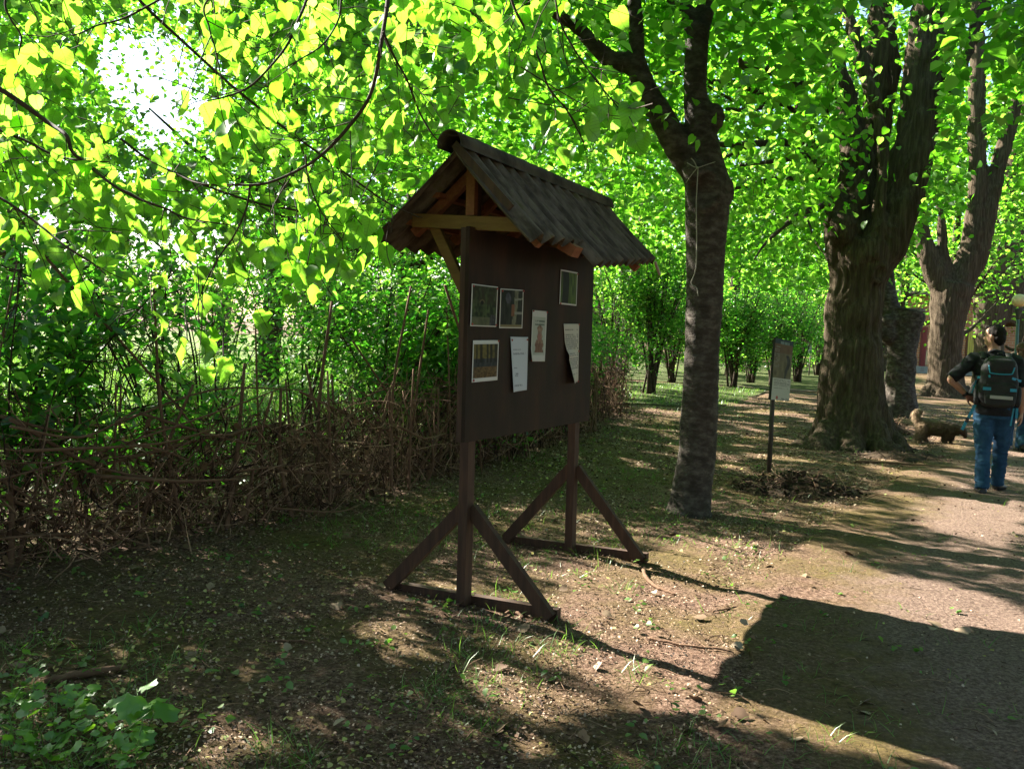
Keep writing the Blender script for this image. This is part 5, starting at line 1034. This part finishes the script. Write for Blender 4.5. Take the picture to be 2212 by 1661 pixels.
# heap of leaves and soil at the foot of the sign
def heap(name, label, c, rx, ry, h, nl, ntw):
    t = thing(name, label, 'heap', (c[0], c[1], 0)); g_ = np.linspace(-1.3, 1.3, 50); XX, YY = np.meshgrid(g_, g_); q = np.stack([XX * 2 + c[0], YY * 2 + c[1], 0 * XX], -1)
    ZZ = np.exp(-(XX ** 2 + YY ** 2) * 2.2) * h * (.5 + vnoise(q * 1.5, 71)) + (vnoise(q * 5, 72) - .4) * h * .35 * np.exp(-(XX ** 2 + YY ** 2) * 1.6) - .02
    V = np.stack([XX * rx + c[0], YY * ry + c[1], ZZ], -1).reshape(-1, 3); Fc = [(i * 50 + j, i * 50 + j + 1, (i + 1) * 50 + j + 1, (i + 1) * 50 + j) for i in range(49) for j in range(49)]
    me = bpy.data.meshes.new('soil'); me.from_pydata(V.tolist(), [], Fc); me.polygons.foreach_set('use_smooth', [True] * len(Fc)); link('soil', me, surf('dark humus', [(.3, (.02, .014, .009)), (.6, (.07, .048, .03)), (.8, (.13, .095, .06))], (25, 25, 25), 7, .95, .9, None, .1), t)
    i = rng.integers(0, len(V), nl); i = i[V[i, 2] > .0]; P = V[i] + rng.normal(0, .02, (len(i), 3)) * [1, 1, .5] + [0, 0, .015]
    kind(leaves('leaves', P, rng.uniform(.02, .06, len(P)), orient(len(P), 1., .2), MIDLEAF, HEAPLEAF, t), 'stuff')
    i = rng.integers(0, len(V), ntw); i = i[V[i, 2] > .0]; A = V[i]; dv = rng.normal(0, 1, (len(A), 3)) * [.2, .2, .09]; kind(tubes_many('twigs', A, A + dv, .006, .002, M['stick'], t, .2), 'stuff'); return t
heap('leaf_heap', 'dark heap of leaves and humus at the foot of the leaning sign pole', G(1722, 1058), .66, .6, .17, 2200, 420)
heap('twig_heap', 'heap of pale broken twigs beside the tail of the dog', G(1925, 932), .75, .6, .22, 200, 420)
heap('root_mound', 'mossy mound where the massive trunk roots run into the path', G(1955, 990), .8, .55, .12, 250, 60)

# ================================================================== PEOPLE, BACKPACK, DOG
SKIN = plain('skin', (.45, .24, .16), .55, .35)
HAIRM = surf('dark hair', [(.3, (.006, .005, .004)), (.7, (.022, .015, .011))], (60, 60, 12), 4, .7, .5, None, .15)
DENIM = surf('blue denim', [(.25, (.010, .035, .085)), (.5, (.022, .075, .155)), (.8, (.055, .14, .24))], (9, 9, 5), 6, .85, .4, (200, 200, 60), .2, dist=.003)
BLACKSHIRT = surf('black cotton', [(.3, (.010, .011, .013)), (.7, (.026, .027, .033))], (12, 12, 12), 5, .85, .3, (40, 40, 40), .25, dist=.006)
SHOE = plain('black shoe', (.014, .014, .016), .5, .5)
def rot(p, c, a):
    p = np.asarray(p, float) - c; return np.stack([p[..., 0] * math.cos(a) - p[..., 1] * math.sin(a), p[..., 0] * math.sin(a) + p[..., 1] * math.cos(a), p[..., 2]], -1) + c
def ell(mb, rings, side=(1, 0, 0), n=20, m=4):
    r = np.array(rings, float); S = spline(r, len(r) * m); mb.tube(S[:, :3], S[:, 3], n, side, S[:, 4])
def creases(me, amp, sc, seed):
    v, n = getv(me); r = 1 - np.abs(vnoise(v * np.asarray(sc, float) + 3, seed) * 2 - 1); setv(me, v + n * ((r ** 2 - .4) * amp)[:, None])
def head_into(mb, c, yaw):
    t = MB(); c = np.asarray(c, float)
    ell(t, [(0, .060, -.122, .022, .02), (0, .050, -.108, .040, .042), (0, .030, -.075, .058, .072), (0, .012, -.035, .068, .088), (0, .0, .01, .074, .096), (0, -.008, .05, .076, .099), (0, -.012, .085, .066, .088), (0, -.014, .108, .044, .058), (0, -.014, .118, .012, .016)], n=24)
    t.ball((0, .103, -.020), (.013, .020, .016), 10, 8); t.tube([(0, .092, .02), (0, .103, -.012)], [.009, .012], 8); t.ball((0, .088, -.062), (.024, .012, .009), 10, 6); t.ball((0, .092, .028), (.045, .012, .009), 10, 6)
    for s in (-1, 1): t.ball((s * .077, -.008, -.008), (.010, .022, .032), 10, 8)
    v, f = t.arr(); mb.add(rot(v + c, c, yaw), f)
def hand_into(mb, w, d, palm, s, curl=.5, L=.185):
    """palm and five fingers from wrist w along d; palm is the palm's normal, s the thumb side"""
    w, d, palm = (np.asarray(q, float) for q in (w, d, palm)); d = d / np.linalg.norm(d); palm = palm - d * (palm @ d); palm /= np.linalg.norm(palm); x = np.cross(d, palm) * s
    mb.tube([w - d * .02, w + d * .03, w + d * .075, w + d * .098], [.027, .036, .041, .036], 12, x, [.020, .019, .016, .013])
    for i, (o_, l) in enumerate(((.032, .070), (.011, .080), (-.011, .074), (-.031, .058))):
        a = w + d * .092 + x * o_; b = a + (d + palm * curl * .25) * l * .45; e = b + (d * (1 - curl * .5) + palm * curl) * l * .35; g = e + (d * (1 - curl) + palm * curl * 1.2) * l * .25
        mb.tube([a, b, e, g], [.0095, .009, .0085, .007], 8)
    a = w + d * .035 + x * .034; mb.tube([a, a + (d * .6 + x * .75 + palm * .2) * .035, a + (d * 1.1 + x * .85 + palm * .4) * .062], [.014, .011, .009], 8)
def sh(v, f): return v, f
def person(label, base, yaw, p, mats, group=None):
    """p: joint positions in the person's own frame (x to the right, y ahead, z up)"""
    t = thing('person', label, 'person', (base[0], base[1], 0), group); t.rotation_euler = (0, 0, yaw)
    hd = np.array(p['head']); J = {k: np.array(v, float) for k, v in p.items() if k not in ('headyaw', 'slv', 'topname', 'thL', 'thR', 'curl')}
    tor = J['torso']
    b = MB(); ell(b, [tuple(q) for q in tor], n=24); nb = tor[-1]
    ell(b, [(nb[0], nb[1], nb[2] - .03, .066, .062), ((nb[0] + hd[0]) / 2, (nb[1] + hd[1]) / 2, (nb[2] + hd[2]) / 2 - .02, .056, .058), (hd[0], hd[1] - .008, hd[2] - .04, .056, .062)], n=18)
    head_into(b, hd, p['headyaw'])
    for s in ('L', 'R'):
        A, E_, Wr = J['sh' + s], J['el' + s], J['wr' + s]
        b.tube(spline([A, (A + E_) / 2, E_, (E_ * .6 + Wr * .4), Wr], 20), spline([[.056], [.048], [.041], [.040], [.026]], 20)[:, 0], 14)
        hand_into(b, Wr, J['hd' + s], J['pl' + s], p['th' + s], p.get('curl', .55))
        Hp, Kn, An = J['hip' + s], J['kn' + s], J['an' + s]
        b.tube(spline([Hp, (Hp + Kn) / 2, Kn, Kn * .65 + An * .35, An], 20), spline([[.088], [.078], [.056], [.055], [.036]], 20)[:, 0], 16)
        T = J['toe' + s]; b.tube([An, An * .5 + T * .5 + [0, 0, -.01], T], [.038, .036, .028], 10)
    me = remesh(b, .0085, 2); link('body', me, SKIN, t, True)
    b = MB(); tr = tor.copy(); tr[:, 3:] += .020; tr = tr[:-1]; ell(b, [(tr[0][0], tr[0][1], tr[0][2] - .05, tr[0][3] + .004, tr[0][4] + .004)] + [tuple(q) for q in tr] + [(nb[0], nb[1], nb[2] + .01, .074, .072)], n=26)
    for s in ('L', 'R'):
        A, E_, Wr = J['sh' + s], J['el' + s], J['wr' + s]; ck = np.array([nb[0], nb[1], nb[2] - .09]); e = A * (1 - p['slv']) + E_ * p['slv'] if p['slv'] <= 1 else E_ * (2 - p['slv']) + Wr * (p['slv'] - 1)
        pts = [ck, A * .8 + ck * .2, A, (A + E_) / 2, E_ if p['slv'] > 1 else e] + ([e] if p['slv'] > 1 else [e + (e - A) * .02]); rr = [.07, .075, .078, .068, .062, .060 if p['slv'] <= 1 else .048]; b.tube(spline(pts, 26), spline([[q] for q in rr], 26)[:, 0], 16)
    me = remesh(b, .011, 3); creases(me, .013, (10, 10, 18), 201); link(p.get('topname', 'shirt'), me, mats[0], t, True)
    b = MB(); q = tor[0]; ell(b, [(q[0], q[1], q[2] + .06, q[3] + .010, q[4] + .010), (q[0], q[1], q[2], q[3] + .014, q[4] + .014), (q[0], q[1], q[2] - .08, q[3] + .006, q[4] + .006)], n=24)
    for s in ('L', 'R'):
        Hp, Kn, An = J['hip' + s], J['kn' + s], J['an' + s]; b.tube(spline([Hp + [0, 0, .05], (Hp + Kn) / 2, Kn, Kn * .5 + An * .5, An + (An - Kn) * .06], 24), spline([[.105], [.097], [.078], [.074], [.072]], 24)[:, 0], 18)
    me = remesh(b, .011, 2); creases(me, .012, (12, 12, 26), 203); link('jeans', me, mats[1], t, True)
    for s in ('L', 'R'):
        An, T = J['an' + s], J['toe' + s]; dr = T - An; dr[2] *= .5; b = MB(); h_ = An - dr * .28; h_ = np.array([h_[0], h_[1], An[2] - .045 + (An[2] - .09) * .5])
        b.tube([h_ - dr * .04, h_ + dr * .05, An * .55 + T * .45 + [0, 0, -.035], T + dr * .12 + [0, 0, -.018], T + dr * .38 + [0, 0, -.018]], [.030, .044, .048, .048, .022], 14, (1, 0, 0), [.03, .046, .042, .032, .02]); b.tube([An + [0, 0, -.05], An + [0, 0, .03]], [.05, .046], 14)
        me = remesh(b, .009, 2); v, n_ = getv(me); lowz = T[2] - .05 if T[2] < .07 else -1; v[:, 2] = np.maximum(v[:, 2], max(lowz, .0)); setv(me, v); link('shoe', me, SHOE, t, True)
    return t, hd
PB = G(2135, 1067)
PJ = dict(head=(-.06, .0, 1.685), headyaw=math.radians(62), torso=[(-.015, 0, .90, .165, .115), (-.02, 0, 1.00, .158, .112), (-.025, 0, 1.10, .155, .106), (-.03, 0, 1.22, .172, .112), (-.035, 0, 1.34, .19, .116), (-.04, 0, 1.43, .185, .10), (-.045, 0, 1.495, .11, .08), (-.048, 0, 1.53, .064, .064)],
    shL=(-.235, 0, 1.435), elL=(-.445, -.09, 1.215), wrL=(-.285, -.01, 1.045), hdL=(.55, .55, -.35), plL=(1, -.3, -.2), thL=1, shR=(.165, 0, 1.435), elR=(.235, -.03, 1.165), wrR=(.25, .03, .905), hdR=(.03, .12, -1), plR=(-1, .2, 0), thR=-1,
    hipL=(-.105, 0, .86), knL=(-.085, .02, .475), anL=(-.065, -.06, .085), toeL=(-.095, .11, .05), hipR=(.075, .02, .86), knR=(.09, .20, .50), anR=(.085, .36, .10), toeR=(.14, .50, .05), slv=.95)
pt, hd = person('person in black shirt and blue jeans walking away, head turned left, hand on hip', PB, -.46, PJ, (BLACKSHIRT, DENIM))
def headlocal(b, hd, yaw): v, f = b.arr(); c = np.array(hd); m = MB(); m.add(rot(v + c, c, yaw), f); return m
b = MB(); b.ball((0, -.020, .045), (.085, .100, .086), 28, 18); b.ball((0, -.055, -.01), (.074, .062, .085), 20, 12); b.ball((0, .055, .098), (.055, .045, .030), 16, 10)
me = remesh(headlocal(b, hd, PJ['headyaw']), .009, 1); v, n_ = getv(me); setv(me, v + n_ * ((vnoise(v * [70, 70, 30], 205) - .5) * .012)[:, None]); link('hair', me, HAIRM, pt, True)
b = MB(); b.ball((0, .063, -.098), (.045, .040, .024), 16, 10); b.ball((0, .092, -.048), (.026, .010, .005), 12, 8); link('beard', headlocal(b, hd, PJ['headyaw']).mesh('beard', True), plain('stubble', (.05, .032, .024), .8), pt, True)
for s in (-1, 1): b = MB(); b.ball((s * .032, .087, .008), (.011, .008, .008), 10, 8); link('eye', headlocal(b, hd, PJ['headyaw']).mesh('eye', True), plain('eye', (.08, .07, .06), .2, .5), pt, True)
b = MB(); w_, e_ = np.array(PJ['wrL']), np.array(PJ['elL']); d_ = (e_ - w_) / np.linalg.norm(e_ - w_); b.tube([w_ + d_ * .005, w_ + d_ * .035], [.034, .035], 14); link('wrist_band', b.mesh('wrist_band', True), plain('black band', (.01, .01, .01), .4), pt, True)
b = MB(); b.tube(spline([(-.115, -.02, 1.50), (-.07, -.085, 1.535), (-.02, -.085, 1.535), (.025, -.02, 1.50)], 14), .017, 8); link('collar', b.mesh('collar', True), BLACKSHIRT, pt, True)

# backpack on the walker's back
bpk = thing('backpack', 'black backpack with bright blue straps on the back of the walking person', 'backpack', PB); bpk.rotation_euler = (0, 0, -.46)
PACK = surf('black pack cloth', [(.3, (.008, .009, .010)), (.7, (.022, .024, .026))], (14, 14, 14), 5, .7, .3, (120, 120, 120), .35, dist=.003); BLUE = plain('blue webbing', (.02, .26, .42), .6); GREYR = plain('grey reflector', (.34, .35, .34), .35)
def pp(name, b, m, smooth=True): return link(name, b.mesh(name, smooth), m, bpk, True)
def rbox(c, size, pw=.5):
    b = MB(); nu, nv = 28, 18; V = []; cx = np.array(c)
    sg = lambda a: math.copysign(abs(a) ** pw, a)
    for i in range(nv + 1):
        t = -math.pi / 2 + math.pi * i / nv
        for j in range(nu): q = 2 * math.pi * j / nu; V.append(cx + np.array([sg(math.cos(t)) * sg(math.cos(q)) * size[0], sg(math.cos(t)) * sg(math.sin(q)) * size[1], sg(math.sin(t)) * size[2]]))
    b.add(V, [(i * nu + j, i * nu + (j + 1) % nu, (i + 1) * nu + (j + 1) % nu, (i + 1) * nu + j) for i in range(nv) for j in range(nu)]); return b
def packbody():
    b = rbox((.005, -.235, 1.215), (.185, .105, .27)); v, f = b.arr(); k = np.clip((v[:, 2] - 1.2) / .3, 0, 1); v[:, 0] = (v[:, 0] - .005) * (1 - .16 * k) + .005; v[:, 1] += .05 * k ** 2 * (v[:, 1] < -.2); m = MB(); m.add(v, f); return m
me = remesh(packbody(), .011, 1); creases(me, .010, (14, 14, 14), 207); link('pack_body', me, PACK, bpk, True)
pp('front_pocket', rbox((.03, -.318, 1.09), (.150, .035, .125), .45), PACK); pp('lower_pocket', rbox((.03, -.335, 1.03), (.138, .028, .065), .45), PACK); pp('lid', rbox((.02, -.285, 1.385), (.135, .055, .075), .6), PACK)
pp('side_pocket', rbox((-.185, -.22, 1.07), (.032, .075, .11), .6), PACK); pp('side_pocket', rbox((.195, -.22, 1.07), (.032, .075, .11), .6), PACK)
b = MB(); b.tube(spline([(-.095, -.325, 1.385), (-.085, -.335, 1.325), (-.07, -.34, 1.305), (.02, -.345, 1.298), (.11, -.34, 1.303), (.128, -.335, 1.325), (.14, -.325, 1.375)], 30), .0065, 6); pp('lid_trim', b, BLUE)
def strap(name, a, c, w, m, th=.006): return pp(name, MB().beam(a, c, w, th, np.cross(np.asarray(c, float) - a, (0, 1, .0)) if abs(np.asarray(c, float)[1] - a[1]) < .5 * np.linalg.norm(np.asarray(c, float) - a) else (0, 0, 1)), m, False)
strap('side_strap', (-.195, -.27, 1.248), (-.075, -.345, 1.272), .026, BLUE); strap('side_strap', (.125, -.345, 1.262), (.21, -.26, 1.235), .026, BLUE)
strap('compression_strap', (-.135, -.348, 1.142), (-.06, -.358, 1.142), .032, BLUE); strap('compression_strap', (.115, -.358, 1.140), (.175, -.346, 1.140), .032, BLUE)
strap('reflector', (-.065, -.367, 1.06), (.145, -.367, 1.058), .034, GREYR); strap('side_cord', (-.20, -.20, 1.22), (-.235, -.16, 1.08), .013, BLUE, .01); strap('side_cord', (-.225, -.17, 1.16), (-.185, -.25, 1.05), .013, BLUE, .01)
strap('waist_strap', (-.175, -.20, 1.01), (-.27, -.17, .76), .030, BLUE); strap('waist_strap', (-.265, -.17, .775), (-.30, -.165, .68), .030, BLUE)
strap('hanging_strap', (.165, -.24, .95), (.150, -.22, .765), .016, BLUE); strap('hanging_strap', (.195, -.22, .955), (.195, -.21, .85), .024, BLUE)
for x_ in (-.205, -.27): pp('buckle', MB().box((x_ + .01, -.185 if x_ < -.25 else -.25, .79 if x_ < -.25 else 1.245), (.034, .02, .05)), SHOE, False)
for s, sx_ in ((-1, -.15), (1, .09)): b = MB(); b.tube(spline([(sx_, -.16, 1.45), (sx_ - .01, -.07, 1.515), (sx_ - .015, .06, 1.48), (sx_ - .02 * s, .13, 1.35), (sx_ + .06 * s, .10, 1.15), (sx_ + .09 * s, -.05, 1.05)], 26), .032, 8, (1, 0, 0), .010); pp('shoulder_strap', b, PACK)
b = MB(); b.tube(spline([(-.03, -.16, 1.475), (-.015, -.19, 1.51), (.02, -.19, 1.51), (.035, -.16, 1.475)], 12), .008, 6); pp('grab_loop', b, PACK)

# two more people further on at the right edge
def mirror(p): return p
QJ = dict(PJ); QJ.update(head=(0, .03, 1.58), headyaw=math.radians(20), torso=[(x, y, z * .94, a, c) for x, y, z, a, c in PJ['torso']], shL=(-.22, 0, 1.345), elL=(-.25, -.05, 1.09), wrL=(-.24, .05, .86), hdL=(.0, .15, -1), plL=(1, .2, 0), shR=(.18, 0, 1.345), elR=(.22, -.05, 1.09), wrR=(.22, .05, .86), hipL=(-.10, 0, .81), knL=(-.09, .15, .46), anL=(-.09, .22, .09), toeL=(-.11, .38, .05), hipR=(.08, 0, .81), knR=(.08, -.02, .44), anR=(.08, -.28, .13), toeR=(.09, -.14, .06), slv=1.95, topname='jacket')
B2 = G(2192, 974); p2, h2 = person('person with brown hair walking ahead, mostly hidden behind the backpack', B2, -.40, QJ, (surf('brown jacket', [(.3, (.04, .03, .025)), (.7, (.09, .065, .05))], (9, 9, 9), 4, .9, .3), DENIM))
b = MB(); b.ball((0, -.025, .035), (.095, .112, .100), 24, 16); b.ball((0, -.07, -.08), (.085, .06, .12), 20, 12); me = remesh(headlocal(b, h2, QJ['headyaw']), .011, 1); creases(me, .016, (40, 40, 12), 211); link('hair', me, surf('brown hair', [(.3, (.06, .028, .016)), (.7, (.17, .085, .05))], (50, 50, 10), 4, .6, .4), p2, True)
RJ = dict(QJ); RJ.update(head=(0, .02, 1.60), headyaw=math.radians(5), anR=(.08, -.34, .17), toeR=(.09, -.20, .07), hipR=(.08, 0, .81), hipL=(-.09, 0, .81))
B3p = G(2222, 981); p3, h3 = person('person in grey knitted cap and olive jacket at the right edge', B3p, -.35, RJ, (surf('olive jacket', [(.3, (.06, .075, .03)), (.7, (.14, .16, .07))], (8, 8, 8), 4, .9, .3), DENIM))
b = MB(); b.ball((0, -.012, .045), (.094, .116, .098), 24, 16); me = remesh(headlocal(b, h3, RJ['headyaw']), .011, 1); creases(me, .006, (60, 60, 8), 213); link('knitted_cap', me, surf('grey knit', [(.3, (.07, .085, .085)), (.7, (.16, .18, .17))], (60, 60, 60), 3, .95, .5), p3, True)
b = MB(); b.tube(spline([(-.10, -.0, 1.425), (-.03, -.085, 1.455), (.06, -.06, 1.45), (.08, .03, 1.42)], 16), .045, 10); link('hood', b.mesh('hood', True), p3.children[1].data.materials[0], p3, True)

# the dog
DB = G(2027, 958); dog = thing('dog', 'fluffy tan dog with raised plume tail sniffing along the ground', 'dog', (DB[0], DB[1], 0))
b = MB()
ell(b, [(-.30, 0, .33, .05, .05), (-.27, 0, .315, .085, .085), (-.20, 0, .29, .10, .105), (-.05, 0, .275, .108, .110), (.08, 0, .266, .112, .114), (.17, 0, .262, .095, .10), (.23, .0, .27, .075, .082), (.29, -.01, .262, .066, .070)], (0, 1, 0), 18)
ell(b, [(.27, -.01, .275, .06, .06), (.33, -.015, .255, .058, .062), (.365, -.018, .215, .042, .045), (.388, -.02, .165, .026, .028), (.395, -.02, .140, .018, .018)], (0, 1, 0), 16)
for s in (-1, 1): b.tube([(.315, -.015 + s * .05, .285), (.335, -.015 + s * .068, .25), (.345, -.015 + s * .066, .20)], [.022, .022, .012], 8)
b.tube(spline([(-.285, 0, .34), (-.325, 0, .405), (-.355, 0, .465), (-.34, 0, .505), (-.295, .0, .515), (-.272, 0, .525)], 20), spline([[.032], [.040], [.042], [.038], [.028], [.010]], 20)[:, 0], 12)
for (hx, kx, hk, ft, y_) in (((-.245, .29), (-.225, .185), (-.30, .11), (-.285, .02), -.055), ((-.235, .28), (-.19, .175), (-.225, .105), (-.195, .02), .055)):
    b.tube(spline([(hx[0], y_ * .9, hx[1]), (kx[0], y_, kx[1]), (hk[0], y_, hk[1]), (ft[0], y_, ft[1] + .01)], 16), spline([[.082], [.066], [.036], [.030]], 16)[:, 0], 12); b.ball((ft[0] + .02, y_, .018), (.034, .022, .018), 10, 6)
for (sx_, ex, wx, y_) in ((.16, .115, .085, -.05), (.17, .185, .175, .05)):
    b.tube(spline([(sx_, y_, .24), (ex, y_, .145), (wx, y_, .07), (wx + .005, y_, .02)], 16), spline([[.066], [.046], [.033], [.030]], 16)[:, 0], 12); b.ball((wx + .022, y_, .018), (.034, .022, .018), 10, 6)
me = remesh(b, .010, 2); v, n_ = getv(me); v = v + n_ * ((vnoise(v * [34, 34, 22], 221) - .4) * .022)[:, None]; setv(me, v)
FUR, t_, o_ = newmat('tan fur'); b_ = N(t_, 'ShaderNodeBsdfPrincipled', Roughness=.9); tc_ = t_.nodes.new('ShaderNodeTexCoord'); sx_ = t_.nodes.new('ShaderNodeSeparateXYZ'); t_.links.new(tc_.outputs['Object'], sx_.inputs[0])
nn_ = N(t_, 'ShaderNodeTexNoise', Scale=9, Detail=6); t_.links.new(tc_.outputs['Object'], nn_.inputs['Vector']); ad_ = N(t_, 'ShaderNodeMath', _operation='MULTIPLY_ADD', i1=.75, i2=.28); t_.links.new(sx_.outputs[0], ad_.inputs[0]); a2_ = N(t_, 'ShaderNodeMath', _operation='ADD'); t_.links.new(ad_.outputs[0], a2_.inputs[0]); m3_ = N(t_, 'ShaderNodeMath', _operation='MULTIPLY', i1=.35); t_.links.new(nn_.outputs[0], m3_.inputs[0]); t_.links.new(m3_.outputs[0], a2_.inputs[1])
t_.links.new(ramp(t_, a2_.outputs[0], [(.12, (.30, .215, .13)), (.32, (.155, .10, .055)), (.55, (.085, .052, .028)), (.8, (.06, .036, .02))]), b_.inputs['Base Color']); t_.links.new(b_.outputs[0], o_.inputs[0])
link('body', me, FUR, dog, True); v, n_ = getv(me); i = rng.integers(0, len(v), 11000); i = i[v[i, 2] > .05]; fl = np.where(v[i, 0] < -.2, .062, .038) * np.where(v[i, 0] > .3, .4, 1)
A = v[i] - n_[i] * .004; Bp = A + (n_[i] * .55 + np.array([-.35, 0, -.75]) + rng.normal(0, .2, (len(i), 3))) * fl[:, None]; kind(link('fur', tubes_many('fur', A, Bp, .0032, .0006, FUR, None, .1, 2, 3).data, None, dog, True), 'stuff')
for o in [q for q in COL.objects if q.name.startswith('fur') and q.parent is None]: bpy.data.objects.remove(o)
b = MB(); b.ball((.398, -.02, .148), (.014, .014, .012), 10, 8); link('nose', b.mesh('nose', True), SHOE, dog, True)
for s in (-1, 1): b = MB(); b.ball((.362, -.018 + s * .034, .232), .008, 8, 6); link('eye', b.mesh('eye', True), SHOE, dog, True)
dog.rotation_euler = (0, 0, -.45)
